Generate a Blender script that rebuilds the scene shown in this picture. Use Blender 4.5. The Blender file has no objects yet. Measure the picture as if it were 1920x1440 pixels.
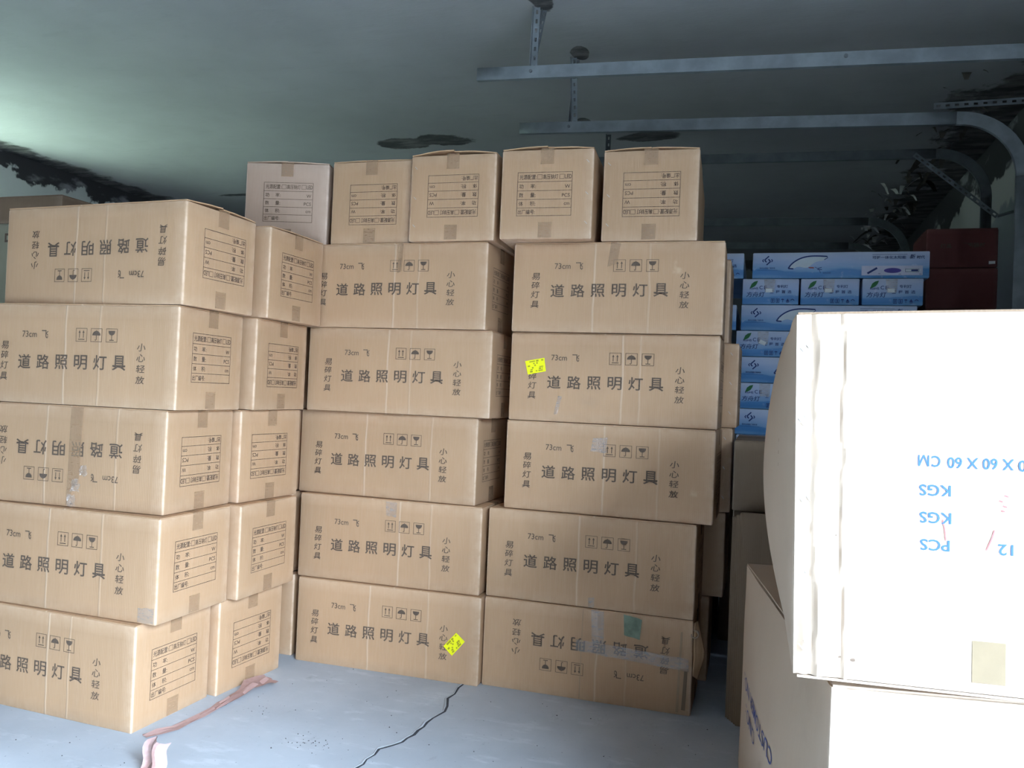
import bpy, bmesh, math, random
from mathutils import Vector, Matrix, noise
from math import sin, cos, pi, radians

scene = bpy.context.scene
col = scene.collection
random.seed(7)

# ------------------------------------------------------------------ camera
cam_d = bpy.data.cameras.new('camera')
cam_d.sensor_fit = 'HORIZONTAL'
cam_d.sensor_width = 36.0
cam_d.lens = 1514.25 / 1920 * 36.0
cam_d.clip_start = 0.02
cam = bpy.data.objects.new('camera', cam_d)
col.objects.link(cam)
cx_, cy_, cz_ = Vector((.9547, .2946, .0417)), Vector((-.0359, -.0252, .9990)), Vector((.2954, -.9553, -.0135))
cam.matrix_world = Matrix(((cx_.x, cy_.x, cz_.x, 0.0), (cx_.y, cy_.y, cz_.y, 0.0), (cx_.z, cy_.z, cz_.z, 1.1309), (0, 0, 0, 1)))
scene.camera = cam

# ------------------------------------------------------------------ light
world = bpy.data.worlds.new('sky')
scene.world = world
world.use_nodes = True
_wn, _wl = world.node_tree.nodes, world.node_tree.links
wb = _wn['Background']
_tc = _wn.new('ShaderNodeTexCoord')
_sp = _wn.new('ShaderNodeSeparateXYZ')
_mr = _wn.new('ShaderNodeMapRange')                      # overcast sky, brighter towards the zenith
_wl.new(_tc.outputs['Generated'], _sp.inputs[0])
for _k, _q in zip(('From Min', 'From Max', 'To Min', 'To Max'), (.06, .62, .8, 34.)):
    _mr.inputs[_k].default_value = _q
_pw = _wn.new('ShaderNodeMath')
_pw.operation = 'POWER'
_pw.inputs[1].default_value = 1.0
_wl.new(_sp.outputs[2], _pw.inputs[0])
_wl.new(_pw.outputs[0], _mr.inputs['Value'])
_wl.new(_mr.outputs[0], wb.inputs['Strength'])
wb.inputs['Color'].default_value = (.665, .865, 1.12, 1)
sun_d = bpy.data.lights.new('sun', 'SUN')
sun_d.energy = 13.0
sun_d.angle = radians(3)
sun_d.color = (1.0, .97, .92)
sun = bpy.data.objects.new('sun', sun_d)
col.objects.link(sun)
sun.rotation_euler = (radians(-36), 0, 0)       # falls on the yard, not into the store
for _sz, _loc, _rot in (((2.9, 2.75), (1.29, -.58, 1.36), (radians(-90), 0, radians(-90))), ((1.1, 1.2), (-5.34, 3.83, 1.95), (radians(-90), 0, radians(90)))):
    portal_d = bpy.data.lights.new('doorway_portal', 'AREA')
    portal_d.shape = 'RECTANGLE'
    portal_d.size, portal_d.size_y = _sz
    portal_d.cycles.is_portal = True
    portal = bpy.data.objects.new('doorway_portal', portal_d)
    col.objects.link(portal)
    portal.location = _loc
    portal.rotation_euler = (_rot[0], 0, _rot[2])
scene.view_settings.view_transform = 'Standard'
scene.view_settings.look = 'None'
scene.view_settings.gamma = 1.0
scene.view_settings.use_curve_mapping = False
scene.view_settings.exposure = 1.55

# ------------------------------------------------------------------ materials
MATS = {}


def new_mat(name):
    m = bpy.data.materials.new(name)
    m.use_nodes = True
    nt = m.node_tree
    nt.nodes.clear()
    return m, nt


class NT:
    """small helper for node chains"""
    def __init__(s, nt):
        s.nt = nt

    def n(s, t, **kw):
        nd = s.nt.nodes.new(t)
        for k, v in kw.items():
            setattr(nd, k, v)
        return nd

    def link(s, a, b):
        s.nt.links.new(a, b)

    def put(s, sock, v):
        if isinstance(v, bpy.types.NodeSocket):
            s.link(v, sock)
        elif v is not None:
            sock.default_value = v

    def math(s, op, a, b=None, c=None, clamp=False):
        nd = s.n('ShaderNodeMath', operation=op, use_clamp=clamp)
        for i, v in enumerate((a, b, c)):
            s.put(nd.inputs[i], v)
        return nd.outputs[0]

    def mix(s, f, a, b, mode='MIX'):
        nd = s.n('ShaderNodeMix', data_type='RGBA', blend_type=mode)
        s.put(nd.inputs['Factor'], f)
        for k, v in (('A', a), ('B', b)):
            sock = [i for i in nd.inputs if i.name == k and i.type == 'RGBA'][0]
            s.put(sock, v if isinstance(v, bpy.types.NodeSocket) else (*v, 1))
        return [o for o in nd.outputs if o.type == 'RGBA'][0]

    def noise(s, vec, scale, detail=3, rough=.55, w=None):
        nd = s.n('ShaderNodeTexNoise')
        if w is not None:
            nd.noise_dimensions = '4D'
            s.put(nd.inputs['W'], w)
        s.put(nd.inputs['Vector'], vec)
        nd.inputs['Scale'].default_value = scale
        nd.inputs['Detail'].default_value = detail
        nd.inputs['Roughness'].default_value = rough
        return nd.outputs['Fac']

    def rng(s, v, a, b, c=0., d=1., smooth=True):
        nd = s.n('ShaderNodeMapRange')
        nd.interpolation_type = 'SMOOTHSTEP' if smooth else 'LINEAR'
        s.put(nd.inputs['Value'], v)
        for k, q in zip(('From Min', 'From Max', 'To Min', 'To Max'), (a, b, c, d)):
            s.put(nd.inputs[k], q)
        return nd.outputs['Result']

    def scale(s, vec, v3):
        nd = s.n('ShaderNodeVectorMath', operation='MULTIPLY')
        s.put(nd.inputs[0], vec)
        nd.inputs[1].default_value = v3
        return nd.outputs[0]

    def bump(s, h, strength, dist):
        nd = s.n('ShaderNodeBump')
        nd.inputs['Strength'].default_value = strength
        nd.inputs['Distance'].default_value = dist
        s.link(h, nd.inputs['Height'])
        return nd.outputs[0]

    def out(s, color, rough=.8, normal=None, metal=0., spec=.3):
        b = s.n('ShaderNodeBsdfPrincipled')
        s.put(b.inputs['Base Color'], color if isinstance(color, bpy.types.NodeSocket) else (*color, 1))
        s.put(b.inputs['Roughness'], rough)
        b.inputs['Metallic'].default_value = metal
        b.inputs['Specular IOR Level'].default_value = spec
        if normal is not None:
            s.link(normal, b.inputs['Normal'])
        o = s.n('ShaderNodeOutputMaterial')
        s.link(b.outputs[0], o.inputs[0])
        return b

    def coords(s):
        tc = s.n('ShaderNodeTexCoord').outputs['Object']
        sp = s.n('ShaderNodeSeparateXYZ')
        s.link(tc, sp.inputs[0])
        return tc, sp.outputs


def cardboard(name, base, light, creases=True, dirt=.10, flute=1.0):
    m, nt = new_mat(name)
    N = NT(nt)
    tc, (x, y, z) = N.coords()
    rnd = N.n('ShaderNodeObjectInfo').outputs['Random']
    w = N.math('MULTIPLY', rnd, 57.)
    big = N.noise(tc, 2.2, 3, .5, w)
    c = N.mix(N.rng(big, .3, .7), base, tuple(v * .90 for v in base))
    fibre = N.noise(N.scale(tc, (60, 60, 4)), 3.0, 3, .6, w)
    c = N.mix(N.math('MULTIPLY', N.rng(fibre, .35, .75), .11), c, light)
    hue = N.rng(rnd, 0, 1, .0, .22, False)
    c = N.mix(hue, c, tuple(v * q for v, q in zip(base, (1.06, 1.0, .96))))
    # pale scuffs and grey dirt
    sc = N.noise(tc, 7.5, 5, .62, N.math('ADD', w, 11.))
    c = N.mix(N.math('MULTIPLY', N.rng(sc, .69, .78), .22), c, tuple(min(.8, v * 1.35) for v in light))
    di = N.noise(tc, 4.2, 4, .6, N.math('ADD', w, 23.))
    c = N.mix(N.math('MULTIPLY', N.rng(di, .60, .78), dirt * 2.2), c, (.24, .18, .13))
    h = N.math('MULTIPLY', N.math('SINE', N.math('MULTIPLY', N.math('ADD', x, y), 900.)), .15 * flute)
    h = N.math('ADD', h, N.math('MULTIPLY', N.noise(N.scale(tc, (22, 22, 1.4)), 2.2, 2, .5, w), .7 * flute))
    if creases:
        for k, (lo, hi, amt) in enumerate(((-.10, .06, .55), (.05, .24, .32))):
            wob = N.math('MULTIPLY', N.math('SUBTRACT', N.noise(N.scale(tc, (0.2, .2, 5)), 1.5, 1, .5, N.math('ADD', w, k * 9.)), .5), .012)
            pos = N.rng(N.math('FRACT', N.math('MULTIPLY', rnd, 7.3 + 5.1 * k)), 0, 1, lo, hi, False)
            d = N.math('ABSOLUTE', N.math('SUBTRACT', N.math('ADD', x, wob), pos))
            mk = N.rng(d, .0012, .0055, 1, 0)
            c = N.mix(N.math('MULTIPLY', mk, amt), c, light)
            h = N.math('ADD', h, N.math('MULTIPLY', mk, 1.4))
    at = N.n('ShaderNodeAttribute', attribute_name='wear').outputs['Fac']
    wn = N.noise(tc, 26., 3, .6, w)
    c = N.mix(N.math('MULTIPLY', at, N.rng(wn, .25, .7, .25, .85)), c, tuple(min(.9, v * 1.18 + .06) for v in light))
    N.out(c, .62, N.bump(h, .35, .0016), spec=.25)
    MATS[name] = m
    return m


def plain(name, color, rough=.6, metal=0., spec=.3, var=.12, nscale=14., bump=0.):
    m, nt = new_mat(name)
    N = NT(nt)
    tc, _ = N.coords()
    nz = N.noise(tc, nscale, 4, .6)
    c = N.mix(N.rng(nz, .3, .7), color, tuple(v * (1 - var) for v in color))
    N.out(c, rough, N.bump(nz, bump, .002) if bump else None, metal, spec)
    MATS[name] = m
    return m


KRAFT = cardboard('kraft_cardboard', (.49, .295, .16), (.62, .44, .30))
KRAFT_PINK = cardboard('pinkish_cardboard', (.53, .36, .255), (.62, .46, .35), dirt=.04)
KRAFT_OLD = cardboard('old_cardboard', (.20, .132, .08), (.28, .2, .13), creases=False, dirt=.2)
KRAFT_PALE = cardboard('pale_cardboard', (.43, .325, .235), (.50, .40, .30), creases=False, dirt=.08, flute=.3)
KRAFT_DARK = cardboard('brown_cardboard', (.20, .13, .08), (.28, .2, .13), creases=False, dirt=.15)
KRAFT_GREEN = cardboard('greyish_cardboard', (.27, .25, .17), (.34, .32, .24), creases=False, dirt=.1)
INNER = plain('inner_flap_paper', (.40, .27, .16), .8)
INK = plain('brown_black_ink', (.15, .105, .075), .9, spec=.1, nscale=160., var=.35)
INK_FADED = plain('faded_ink', (.185, .128, .09), .9, spec=.1, nscale=90., var=.5)
INK_BLUE = plain('blue_ink', (.032, .09, .33), .7, nscale=60., var=.15)
INK_RED = plain('red_pen', (.34, .10, .09), .7)
INK_DULL = plain('dull_blue_ink', (.07, .085, .22), .7, nscale=60.)
INK_NAVY = plain('navy_ink', (.02, .04, .16), .6)
YELLOW = plain('yellow_sticker_paper', (.92, .86, .01), .5, var=.03)
STICKER_INK = plain('sticker_ink', (.42, .36, .02), .6)
STEEL = plain('staple_wire', (.62, .60, .56), .3, .9)
MAROON = cardboard('maroon_cardboard', (.15, .042, .034), (.18, .06, .048), creases=False)
WHITE = plain('white_paper', (.78, .78, .74), .6)
GALV = plain('galvanised_steel', (.21, .23, .235), .5, .2, .4, var=.3, nscale=9., bump=.05)
GALV_DULL = plain('dull_galvanised_steel', (.12, .13, .132), .55, .2, .4, var=.3, nscale=9.)
PEEL = plain('peeling_plaster_paint', (.55, .53, .50), .9, var=.3)
PEEL_DARK = plain('damp_peeling_plaster', (.09, .075, .06), .95, var=.5)
GREEN_LEAF = plain('leaf_green_ink', (.03, .16, .05), .6)
PURPLE = plain('purple_ink', (.08, .06, .28), .6)
PANEL = plain('pale_panel_ink', (.58, .58, .68), .6)
LAMP_GREY = plain('lamp_grey_ink', (.62, .68, .70), .6)
TEAL = plain('teal_marker', (.22, .27, .19), .7, var=.4, nscale=22.)
BROWN_TAPE = plain('brown_paper_tape', (.17, .12, .065), .45, var=.1)


def tape_mat(name, tint, dif, glo, rough):
    m, nt = new_mat(name)
    N = NT(nt)
    tc, _ = N.coords()
    tr = N.n('ShaderNodeBsdfTransparent')
    df = N.n('ShaderNodeBsdfDiffuse')
    df.inputs[0].default_value = (*tint, 1)
    gl = N.n('ShaderNodeBsdfGlossy')
    gl.inputs['Roughness'].default_value = rough
    wr = N.noise(N.scale(tc, (14, 14, 60)), 3., 4, .6)
    b = N.bump(wr, .7, .004)
    N.link(b, gl.inputs['Normal'])
    a = N.n('ShaderNodeMixShader')
    a.inputs[0].default_value = dif
    N.link(tr.outputs[0], a.inputs[1])
    N.link(df.outputs[0], a.inputs[2])
    c = N.n('ShaderNodeMixShader')
    N.put(c.inputs[0], N.rng(wr, .45, .7, glo * .35, glo))
    N.link(a.outputs[0], c.inputs[1])
    N.link(gl.outputs[0], c.inputs[2])
    o = N.n('ShaderNodeOutputMaterial')
    N.link(c.outputs[0], o.inputs[0])
    MATS[name] = m
    return m


TAPE = tape_mat('clear_packing_tape', (.445, .272, .152), .5, .035, .3)
TAPE_WHITE = tape_mat('wrinkled_clear_tape', (.52, .42, .34), .30, .16, .3)
TAPE_PINK = tape_mat('pink_tape', (.46, .27, .23), .78, .08, .35)


def blue_card():
    m, nt = new_mat('blue_printed_card')
    N = NT(nt)
    tc, (x, y, z) = N.coords()
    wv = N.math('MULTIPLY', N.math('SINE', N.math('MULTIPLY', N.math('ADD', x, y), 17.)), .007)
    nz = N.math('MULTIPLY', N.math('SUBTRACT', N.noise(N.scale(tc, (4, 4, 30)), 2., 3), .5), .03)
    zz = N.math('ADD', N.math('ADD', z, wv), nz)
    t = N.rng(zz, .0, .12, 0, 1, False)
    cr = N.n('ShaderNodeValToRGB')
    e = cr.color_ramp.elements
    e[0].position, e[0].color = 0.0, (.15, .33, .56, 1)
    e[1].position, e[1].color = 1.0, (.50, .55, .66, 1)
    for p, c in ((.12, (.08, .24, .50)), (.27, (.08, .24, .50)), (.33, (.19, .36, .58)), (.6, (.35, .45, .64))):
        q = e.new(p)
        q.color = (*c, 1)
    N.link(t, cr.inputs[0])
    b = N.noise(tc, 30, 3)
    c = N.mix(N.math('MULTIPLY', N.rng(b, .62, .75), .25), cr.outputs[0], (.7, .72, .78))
    N.out(c, .38, N.bump(b, .08, .002), spec=.35)
    return m


BLUE = blue_card()


def ellipse_mask(N, xyz, cx, cy, rx, ry, wob):
    x, y = xyz
    a = N.math('DIVIDE', N.math('SUBTRACT', x, cx), rx)
    b = N.math('DIVIDE', N.math('SUBTRACT', y, cy), ry)
    r = N.math('SQRT', N.math('ADD', N.math('MULTIPLY', a, a), N.math('MULTIPLY', b, b)))
    r = N.math('ADD', r, N.math('MULTIPLY', N.math('SUBTRACT', wob, .5), 1.1))
    return N.rng(r, .86, 1.0, 1, 0)


def ceiling_mat():
    m, nt = new_mat('limewashed_ceiling')
    N = NT(nt)
    tc, (x, y, z) = N.coords()
    big = N.noise(tc, .9, 4, .6)
    c = N.mix(N.rng(big, .3, .7), (.29, .28, .27), (.24, .232, .225))
    fine = N.noise(N.scale(tc, (1, 3, 1)), 5., 5, .65)
    c = N.mix(N.math('MULTIPLY', N.rng(fine, .55, .75), .35), c, (.21, .205, .20))
    wob = N.noise(tc, 5.5, 5, .62)
    mk = None
    for p in ((-2.30, 4.82, .20, .13), (-2.02, 4.80, .22, .12), (-.70, 4.95, .20, .10), (-.92, 3.13, .05, .14),
              (-.87, 3.68, .045, .08), (-1.05, 4.62, .05, .08), (-3.9, 5.9, .7, .05), (-3.4, 6.6, .5, .08), (-3.9, 7.1, .8, .1)):
        e = ellipse_mask(N, (x, y), *p, wob)
        mk = e if mk is None else N.math('MAXIMUM', mk, e)
    edge = N.rng(N.math('ADD', x, N.math('MULTIPLY', N.math('SUBTRACT', wob, .5), .5)), -5.16, -5.05, 1, 0)
    mk = N.math('MAXIMUM', mk, edge)
    wob2 = N.noise(tc, 2.6, 5, .65)
    redge = N.rng(N.math('ADD', N.math('ADD', x, N.math('MULTIPLY', N.math('SUBTRACT', wob2, .5), 1.1)), N.rng(y, 3.6, 4.6, -.5, 0.)), .93, 1.02, 0, 1)
    mk = N.math('MAXIMUM', mk, redge)
    dk = N.mix(N.rng(fine, .4, .65), (.045, .042, .040), (.13, .12, .11))
    c = N.mix(mk, c, dk)
    N.out(c, .9, N.bump(N.math('SUBTRACT', fine, mk), .3, .01), spec=.2)
    return m


def wall_mat(name, base, zedge, amp, band=None):
    m, nt = new_mat(name)
    N = NT(nt)
    tc, (x, y, z) = N.coords()
    big = N.noise(tc, 1.2, 4, .6)
    c = N.mix(N.rng(big, .3, .7), base, tuple(v * .85 for v in base))
    wob = N.noise(tc, 2.0, 5, .6)
    fine = N.noise(N.scale(tc, (1, .5, 1)), 5., 4, .6)
    zz = N.math('ADD', z, N.math('MULTIPLY', N.math('SUBTRACT', wob, .5), amp))
    if band:
        c = N.mix(N.rng(zz, zedge - .24, zedge - .20, 0, 1), c, band)
    mk = N.rng(zz, zedge, zedge + .02, 0, 1)
    dk = N.mix(N.rng(fine, .56, .68), (.05, .048, .046), (.24, .235, .23))
    c = N.mix(mk, c, dk)
    N.out(c, .9, N.bump(N.math('SUBTRACT', fine, mk), .4, .01), spec=.2)
    return m


def floor_mat():
    m, nt = new_mat('worn_concrete')
    N = NT(nt)
    tc, (x, y, z) = N.coords()
    big = N.noise(tc, 1.6, 5, .6)
    c = N.mix(N.rng(big, .32, .68), (.43, .445, .46), (.35, .365, .38))
    sw = N.noise(N.scale(tc, (1.5, 4, 1)), 3.2, 6, .66)
    c = N.mix(N.math('MULTIPLY', N.rng(sw, .54, .68), .55), c, (.52, .54, .55))
    st = N.noise(N.scale(tc, (3, 1.4, 1)), 4.4, 6, .7)
    c = N.mix(N.math('MULTIPLY', N.rng(st, .60, .75), .5), c, (.23, .235, .235))
    sp = N.noise(tc, 95., 2, .5)
    c = N.mix(N.math('MULTIPLY', N.rng(sp, .70, .76), .6), c, (.12, .12, .13))
    h = N.math('ADD', N.math('MULTIPLY', sw, 1.), N.math('MULTIPLY', N.noise(tc, 40., 4), .35))
    N.out(c, .62, N.bump(h, .22, .006), spec=.3)
    return m


CEIL = ceiling_mat()
WALL_L = wall_mat('limewashed_wall_peeling', (.60, .61, .55), 2.58, .75)
WALL_R = wall_mat('grey_plaster_wall', (.24, .25, .25), 2.50, .5, (.36, .345, .315))
WALL_B = wall_mat('dark_back_wall', (.20, .21, .21), 2.6, .5)
WALL_F = wall_mat('low_bounce_wall', (.09, .09, .09), 2.6, .5)  # unseen wall behind the camera, its colour darkened to cut bounced light
FLOOR = floor_mat()
PAVE = plain('yard_concrete', (.10, .10, .10), .9, var=.15, nscale=3.)
GRASS = plain('lawn', (.34, .41, .27), .95, var=.4, nscale=6.)

# ------------------------------------------------------------------ object helpers


def link_mesh(name, verts, faces, mat, parent=None, smooth=None, mats=None, idx=None, wear=None):
    me = bpy.data.meshes.new(name)
    me.from_pydata([tuple(v) for v in verts], [], faces)
    for mm in (mats or [mat]):
        me.materials.append(mm)
    if idx:
        for p, i in zip(me.polygons, idx):
            p.material_index = i
    if wear is not None:
        a = me.attributes.new('wear', 'FLOAT', 'POINT')
        for i, v in enumerate(wear):
            a.data[i].value = v
    if smooth is not None:
        for p in me.polygons:
            p.use_smooth = True
        me.set_sharp_from_angle(angle=radians(smooth))
    me.update()
    o = bpy.data.objects.new(name, me)
    col.objects.link(o)
    if parent is not None:
        o.parent = parent
    return o


def place(name, me, parent, loc=(0, 0, 0), rot=None):
    o = bpy.data.objects.new(name, me)
    col.objects.link(o)
    o.parent = parent
    o.location = loc
    if rot is not None:
        o.rotation_euler = rot
    return o


def root(name, label, cat, loc, rz=0., group=None):
    o = bpy.data.objects.new(name, None)
    o.empty_display_size = .1
    col.objects.link(o)
    o.location = loc
    o.rotation_euler = (0, 0, rz)
    o['label'] = label
    o['category'] = cat
    if group:
        o['group'] = group
    return o


def tag(o, label, cat, group=None, kind=None):
    o['label'] = label
    o['category'] = cat
    if group:
        o['group'] = group
    if kind:
        o['kind'] = kind
    return o


class MB:
    def __init__(s):
        s.v, s.f = [], []

    def add(s, v, f):
        n = len(s.v)
        s.v += [tuple(q) for q in v]
        s.f += [tuple(i + n for i in q) for q in f]
        return s

    def box(s, x0, y0, z0, x1, y1, z1):
        v = [(x, y, z) for z in (z0, z1) for y in (y0, y1) for x in (x0, x1)]
        return s.add(v, [(0, 2, 3, 1), (4, 5, 7, 6), (0, 1, 5, 4), (2, 6, 7, 3), (0, 4, 6, 2), (1, 3, 7, 5)])

    def tube(s, pts, r, n=8):
        pts = [Vector(p) for p in pts]
        rings = []
        for i, p in enumerate(pts):
            d = (pts[min(i + 1, len(pts) - 1)] - pts[max(i - 1, 0)]).normalized()
            a = d.orthogonal().normalized()
            b = d.cross(a)
            rings.append([p + r * (cos(2 * pi * k / n) * a + sin(2 * pi * k / n) * b) for k in range(n)])
        v = [q for rg in rings for q in rg]
        f = [(i * n + k, i * n + (k + 1) % n, (i + 1) * n + (k + 1) % n, (i + 1) * n + k) for i in range(len(pts) - 1) for k in range(n)]
        f += [tuple(range(n))[::-1], tuple((len(pts) - 1) * n + k for k in range(n))]
        return s.add(v, f)

    def sweep(s, pts, prof, up=Vector((0, 1, 0)), closed=False):
        """sweep an open or closed profile [(a,b)] along pts; a runs along up, b along the in-plane normal"""
        pts = [Vector(p) for p in pts]
        n = len(prof)
        v = []
        for i, p in enumerate(pts):
            d = (pts[min(i + 1, len(pts) - 1)] - pts[max(i - 1, 0)]).normalized()
            b = up.cross(d).normalized()
            v += [p + a * up + c * b for a, c in prof]
        m = n if closed else n - 1
        f = [(i * n + k, i * n + (k + 1) % n, (i + 1) * n + (k + 1) % n, (i + 1) * n + k) for i in range(len(pts) - 1) for k in range(m)]
        return s.add(v, f)

    def build(s, name, mat, parent=None, smooth=None):
        return link_mesh(name, s.v, s.f, mat, parent, smooth)


# ------------------------------------------------------------------ flat prints (u right, v up)
_fc = bpy.data.curves.new('lettering_source', 'FONT')
_fo = bpy.data.objects.new('lettering_source', _fc)
col.objects.link(_fo)
_cache = {}


def glyph(txt, bold=0.):
    k = (txt, bold)
    if k not in _cache:
        _fc.body = txt
        _fc.offset = bold
        _fc.resolution_u = 3
        dg = bpy.context.evaluated_depsgraph_get()
        dg.update()
        me = bpy.data.meshes.new_from_object(_fo.evaluated_get(dg))
        _cache[k] = ([(v.co.x, v.co.y) for v in me.vertices], [tuple(p.vertices) for p in me.polygons])
        bpy.data.meshes.remove(me)
    return _cache[k]


class P2:
    def __init__(s):
        s.v, s.f = [], []

    def poly(s, pts):
        n = len(s.v)
        s.v += list(pts)
        s.f.append(tuple(range(n, n + len(pts))))
        return s

    def rect(s, x0, y0, x1, y1):
        return s.poly([(x0, y0), (x1, y0), (x1, y1), (x0, y1)])

    def frame(s, x0, y0, x1, y1, t):
        s.rect(x0, y0, x1, y0 + t)
        s.rect(x0, y1 - t, x1, y1)
        s.rect(x0, y0 + t, x0 + t, y1 - t)
        return s.rect(x1 - t, y0 + t, x1, y1 - t)

    def ell(s, cx, cy, rx, ry, n=24, a0=0., a1=2 * pi, rot=0.):
        pts = []
        full = abs(a1 - a0 - 2 * pi) < 1e-6
        for i in range(n + (0 if full else 1)):
            a = a0 + (a1 - a0) * i / n
            x, y = rx * cos(a), ry * sin(a)
            pts.append((cx + x * cos(rot) - y * sin(rot), cy + x * sin(rot) + y * cos(rot)))
        return s.poly(pts)

    def line(s, pts, w):
        for (x0, y0), (x1, y1) in zip(pts, pts[1:]):
            dx, dy = x1 - x0, y1 - y0
            l = math.hypot(dx, dy) or 1
            px, py = -dy / l * w / 2, dx / l * w / 2
            s.poly([(x0 + px, y0 + py), (x0 - px, y0 - py), (x1 - px, y1 - py), (x1 + px, y1 + py)])
        return s

    def text(s, txt, cx, cy, h=None, w=None, align='C', bold=0., shear=0., size=None):
        v, f = glyph(txt, bold)
        x0, x1 = min(p[0] for p in v), max(p[0] for p in v)
        y0, y1 = min(p[1] for p in v), max(p[1] for p in v)
        sy = size if size else h / (y1 - y0)
        sx = w / (x1 - x0) if w else sy
        ox = {'C': (x0 + x1) / 2, 'L': x0, 'R': x1}[align]
        oy = (y0 + y1) / 2
        n = len(s.v)
        s.v += [((x - ox) * sx + (y - oy) * sy * shear + cx, (y - oy) * sy + cy) for x, y in v]
        s.f += [tuple(i + n for i in q) for q in f]
        return s

    def rot180(s):
        s.v = [(-x, -y) for x, y in s.v]
        return s

    def xz(s, name, mat):
        """mesh standing in the local XZ plane, facing -Y"""
        me = bpy.data.meshes.new(name)
        me.from_pydata([(x, 0, y) for x, y in s.v], [], s.f)
        me.materials.append(mat)
        me.update()
        return me


# --- prints of the street lamp cartons, origin at the middle of the face (face 0.798 x 0.345)
HB, LB, WB = .345, .798, .3545
p = P2()
for ch, u, z in zip('道路照明灯具', (-.218, -.139, -.062, .018, .097, .174), (.148, .149, .150, .151, .152, .153)):
    p.text(ch, u, z - HB / 2, h=.050, w=.054, bold=.012)
LETTERS = [('product_lettering', p)]
p = P2()
for ch, z in zip('易碎灯具', (.203, .169, .133, .095)):
    p.text(ch, -.305, z - HB / 2, h=.027, w=.032, bold=.006, shear=.12)
LETTERS.append(('warning_lettering', p))
p = P2()
for ch, z in zip('小心轻放', (.207, .172, .136, .099)):
    p.text(ch, .260, z - HB / 2, h=.026, w=.034, bold=.006, shear=.12)
LETTERS.append(('warning_lettering', p))
p = P2()
p.text('73cm', -.201, .243 - HB / 2, h=.022, w=.062, bold=.004)
p.text('飞', -.136, .243 - HB / 2, h=.028, w=.029, bold=.014, shear=.1)
LETTERS.append(('size_lettering', p))
LETTERING = [[(nm, q.xz(nm, ink)) for nm, q in LETTERS] for ink in (INK_FADED, INK)]


def sym(kind):
    p = P2().frame(-.0228, -.0228, .0228, .0228, .0016)
    if kind == 0:
        for sx in (-.008, .008):
            p.rect(sx - .0014, -.010, sx + .0014, .008)
            p.poly([(sx - .0045, .007), (sx + .0045, .007), (sx, .016)])
        p.rect(-.013, -.0165, .013, -.0138)
    elif kind == 1:
        p.ell(0, -.001, .0165, .0155, 20, 0, pi)
        p.rect(-.0013, -.016, .0013, .0)
        p.line([(0, -.015), (-.003, -.0178), (-.0058, -.0150)], .0022)
        p.rect(-.0009, .013, .0009, .0175)
    else:
        p.poly([(-.0135, .0155), (-.0125, .008), (-.008, .0025), (-.002, 0), (.002, 0), (.008, .0025), (.0125, .008), (.0135, .0155)])
        p.rect(-.0012, -.015, .0012, .001)
        p.rect(-.009, -.0172, .009, -.0145)
    return p.xz('handling_symbol', INK)


SYMS = [sym(k) for k in range(3)]
p = P2()
x0, x1, zt, zb = -.1095, .1015, .2535, .0870
rows = [zt, .2170, .1833, .1500, .1180, zb]
p.frame(x0, zb - HB / 2, x1, zt - HB / 2, .0017)
for r in rows[1:-1]:
    p.rect(x0, r - .0008 - HB / 2, x1, r + .0008 - HB / 2)
mid = [(a + b) / 2 - HB / 2 for a, b in zip(rows, rows[1:])]
p.text('光源配置:', -.102, mid[0], h=.019, w=.066, align='L', bold=.008)
p.frame(-.033, mid[0] - .009, -.014, mid[0] + .009, .0013)
p.text('高压钠灯', -.011, mid[0], h=.019, w=.058, align='L', bold=.008)
p.frame(.052, mid[0] - .009, .071, mid[0] + .009, .0013)
p.text('LED', .0735, mid[0], h=.016, w=.025, align='L', bold=.008)
for m_, a, b, q in ((mid[1], '功', '率:', 'W'), (mid[2], '数', '量:', 'PCS'), (mid[3], '体', '积:', 'cm')):
    p.text(a, -.102, m_, h=.017, w=.017, align='L', bold=.008)
    p.text(b, -.058, m_, h=.017, w=.021, align='L', bold=.008)
    p.text(q, .094, m_ - .002, size=.019, align='R', bold=.006)
p.text('出厂编号:', -.104, mid[4], h=.018, w=.066, align='L', bold=.008)
TABLE = p.xz('specification_table', INK_FADED)

# --- rounded carton body ---------------------------------------------------------------


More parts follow.
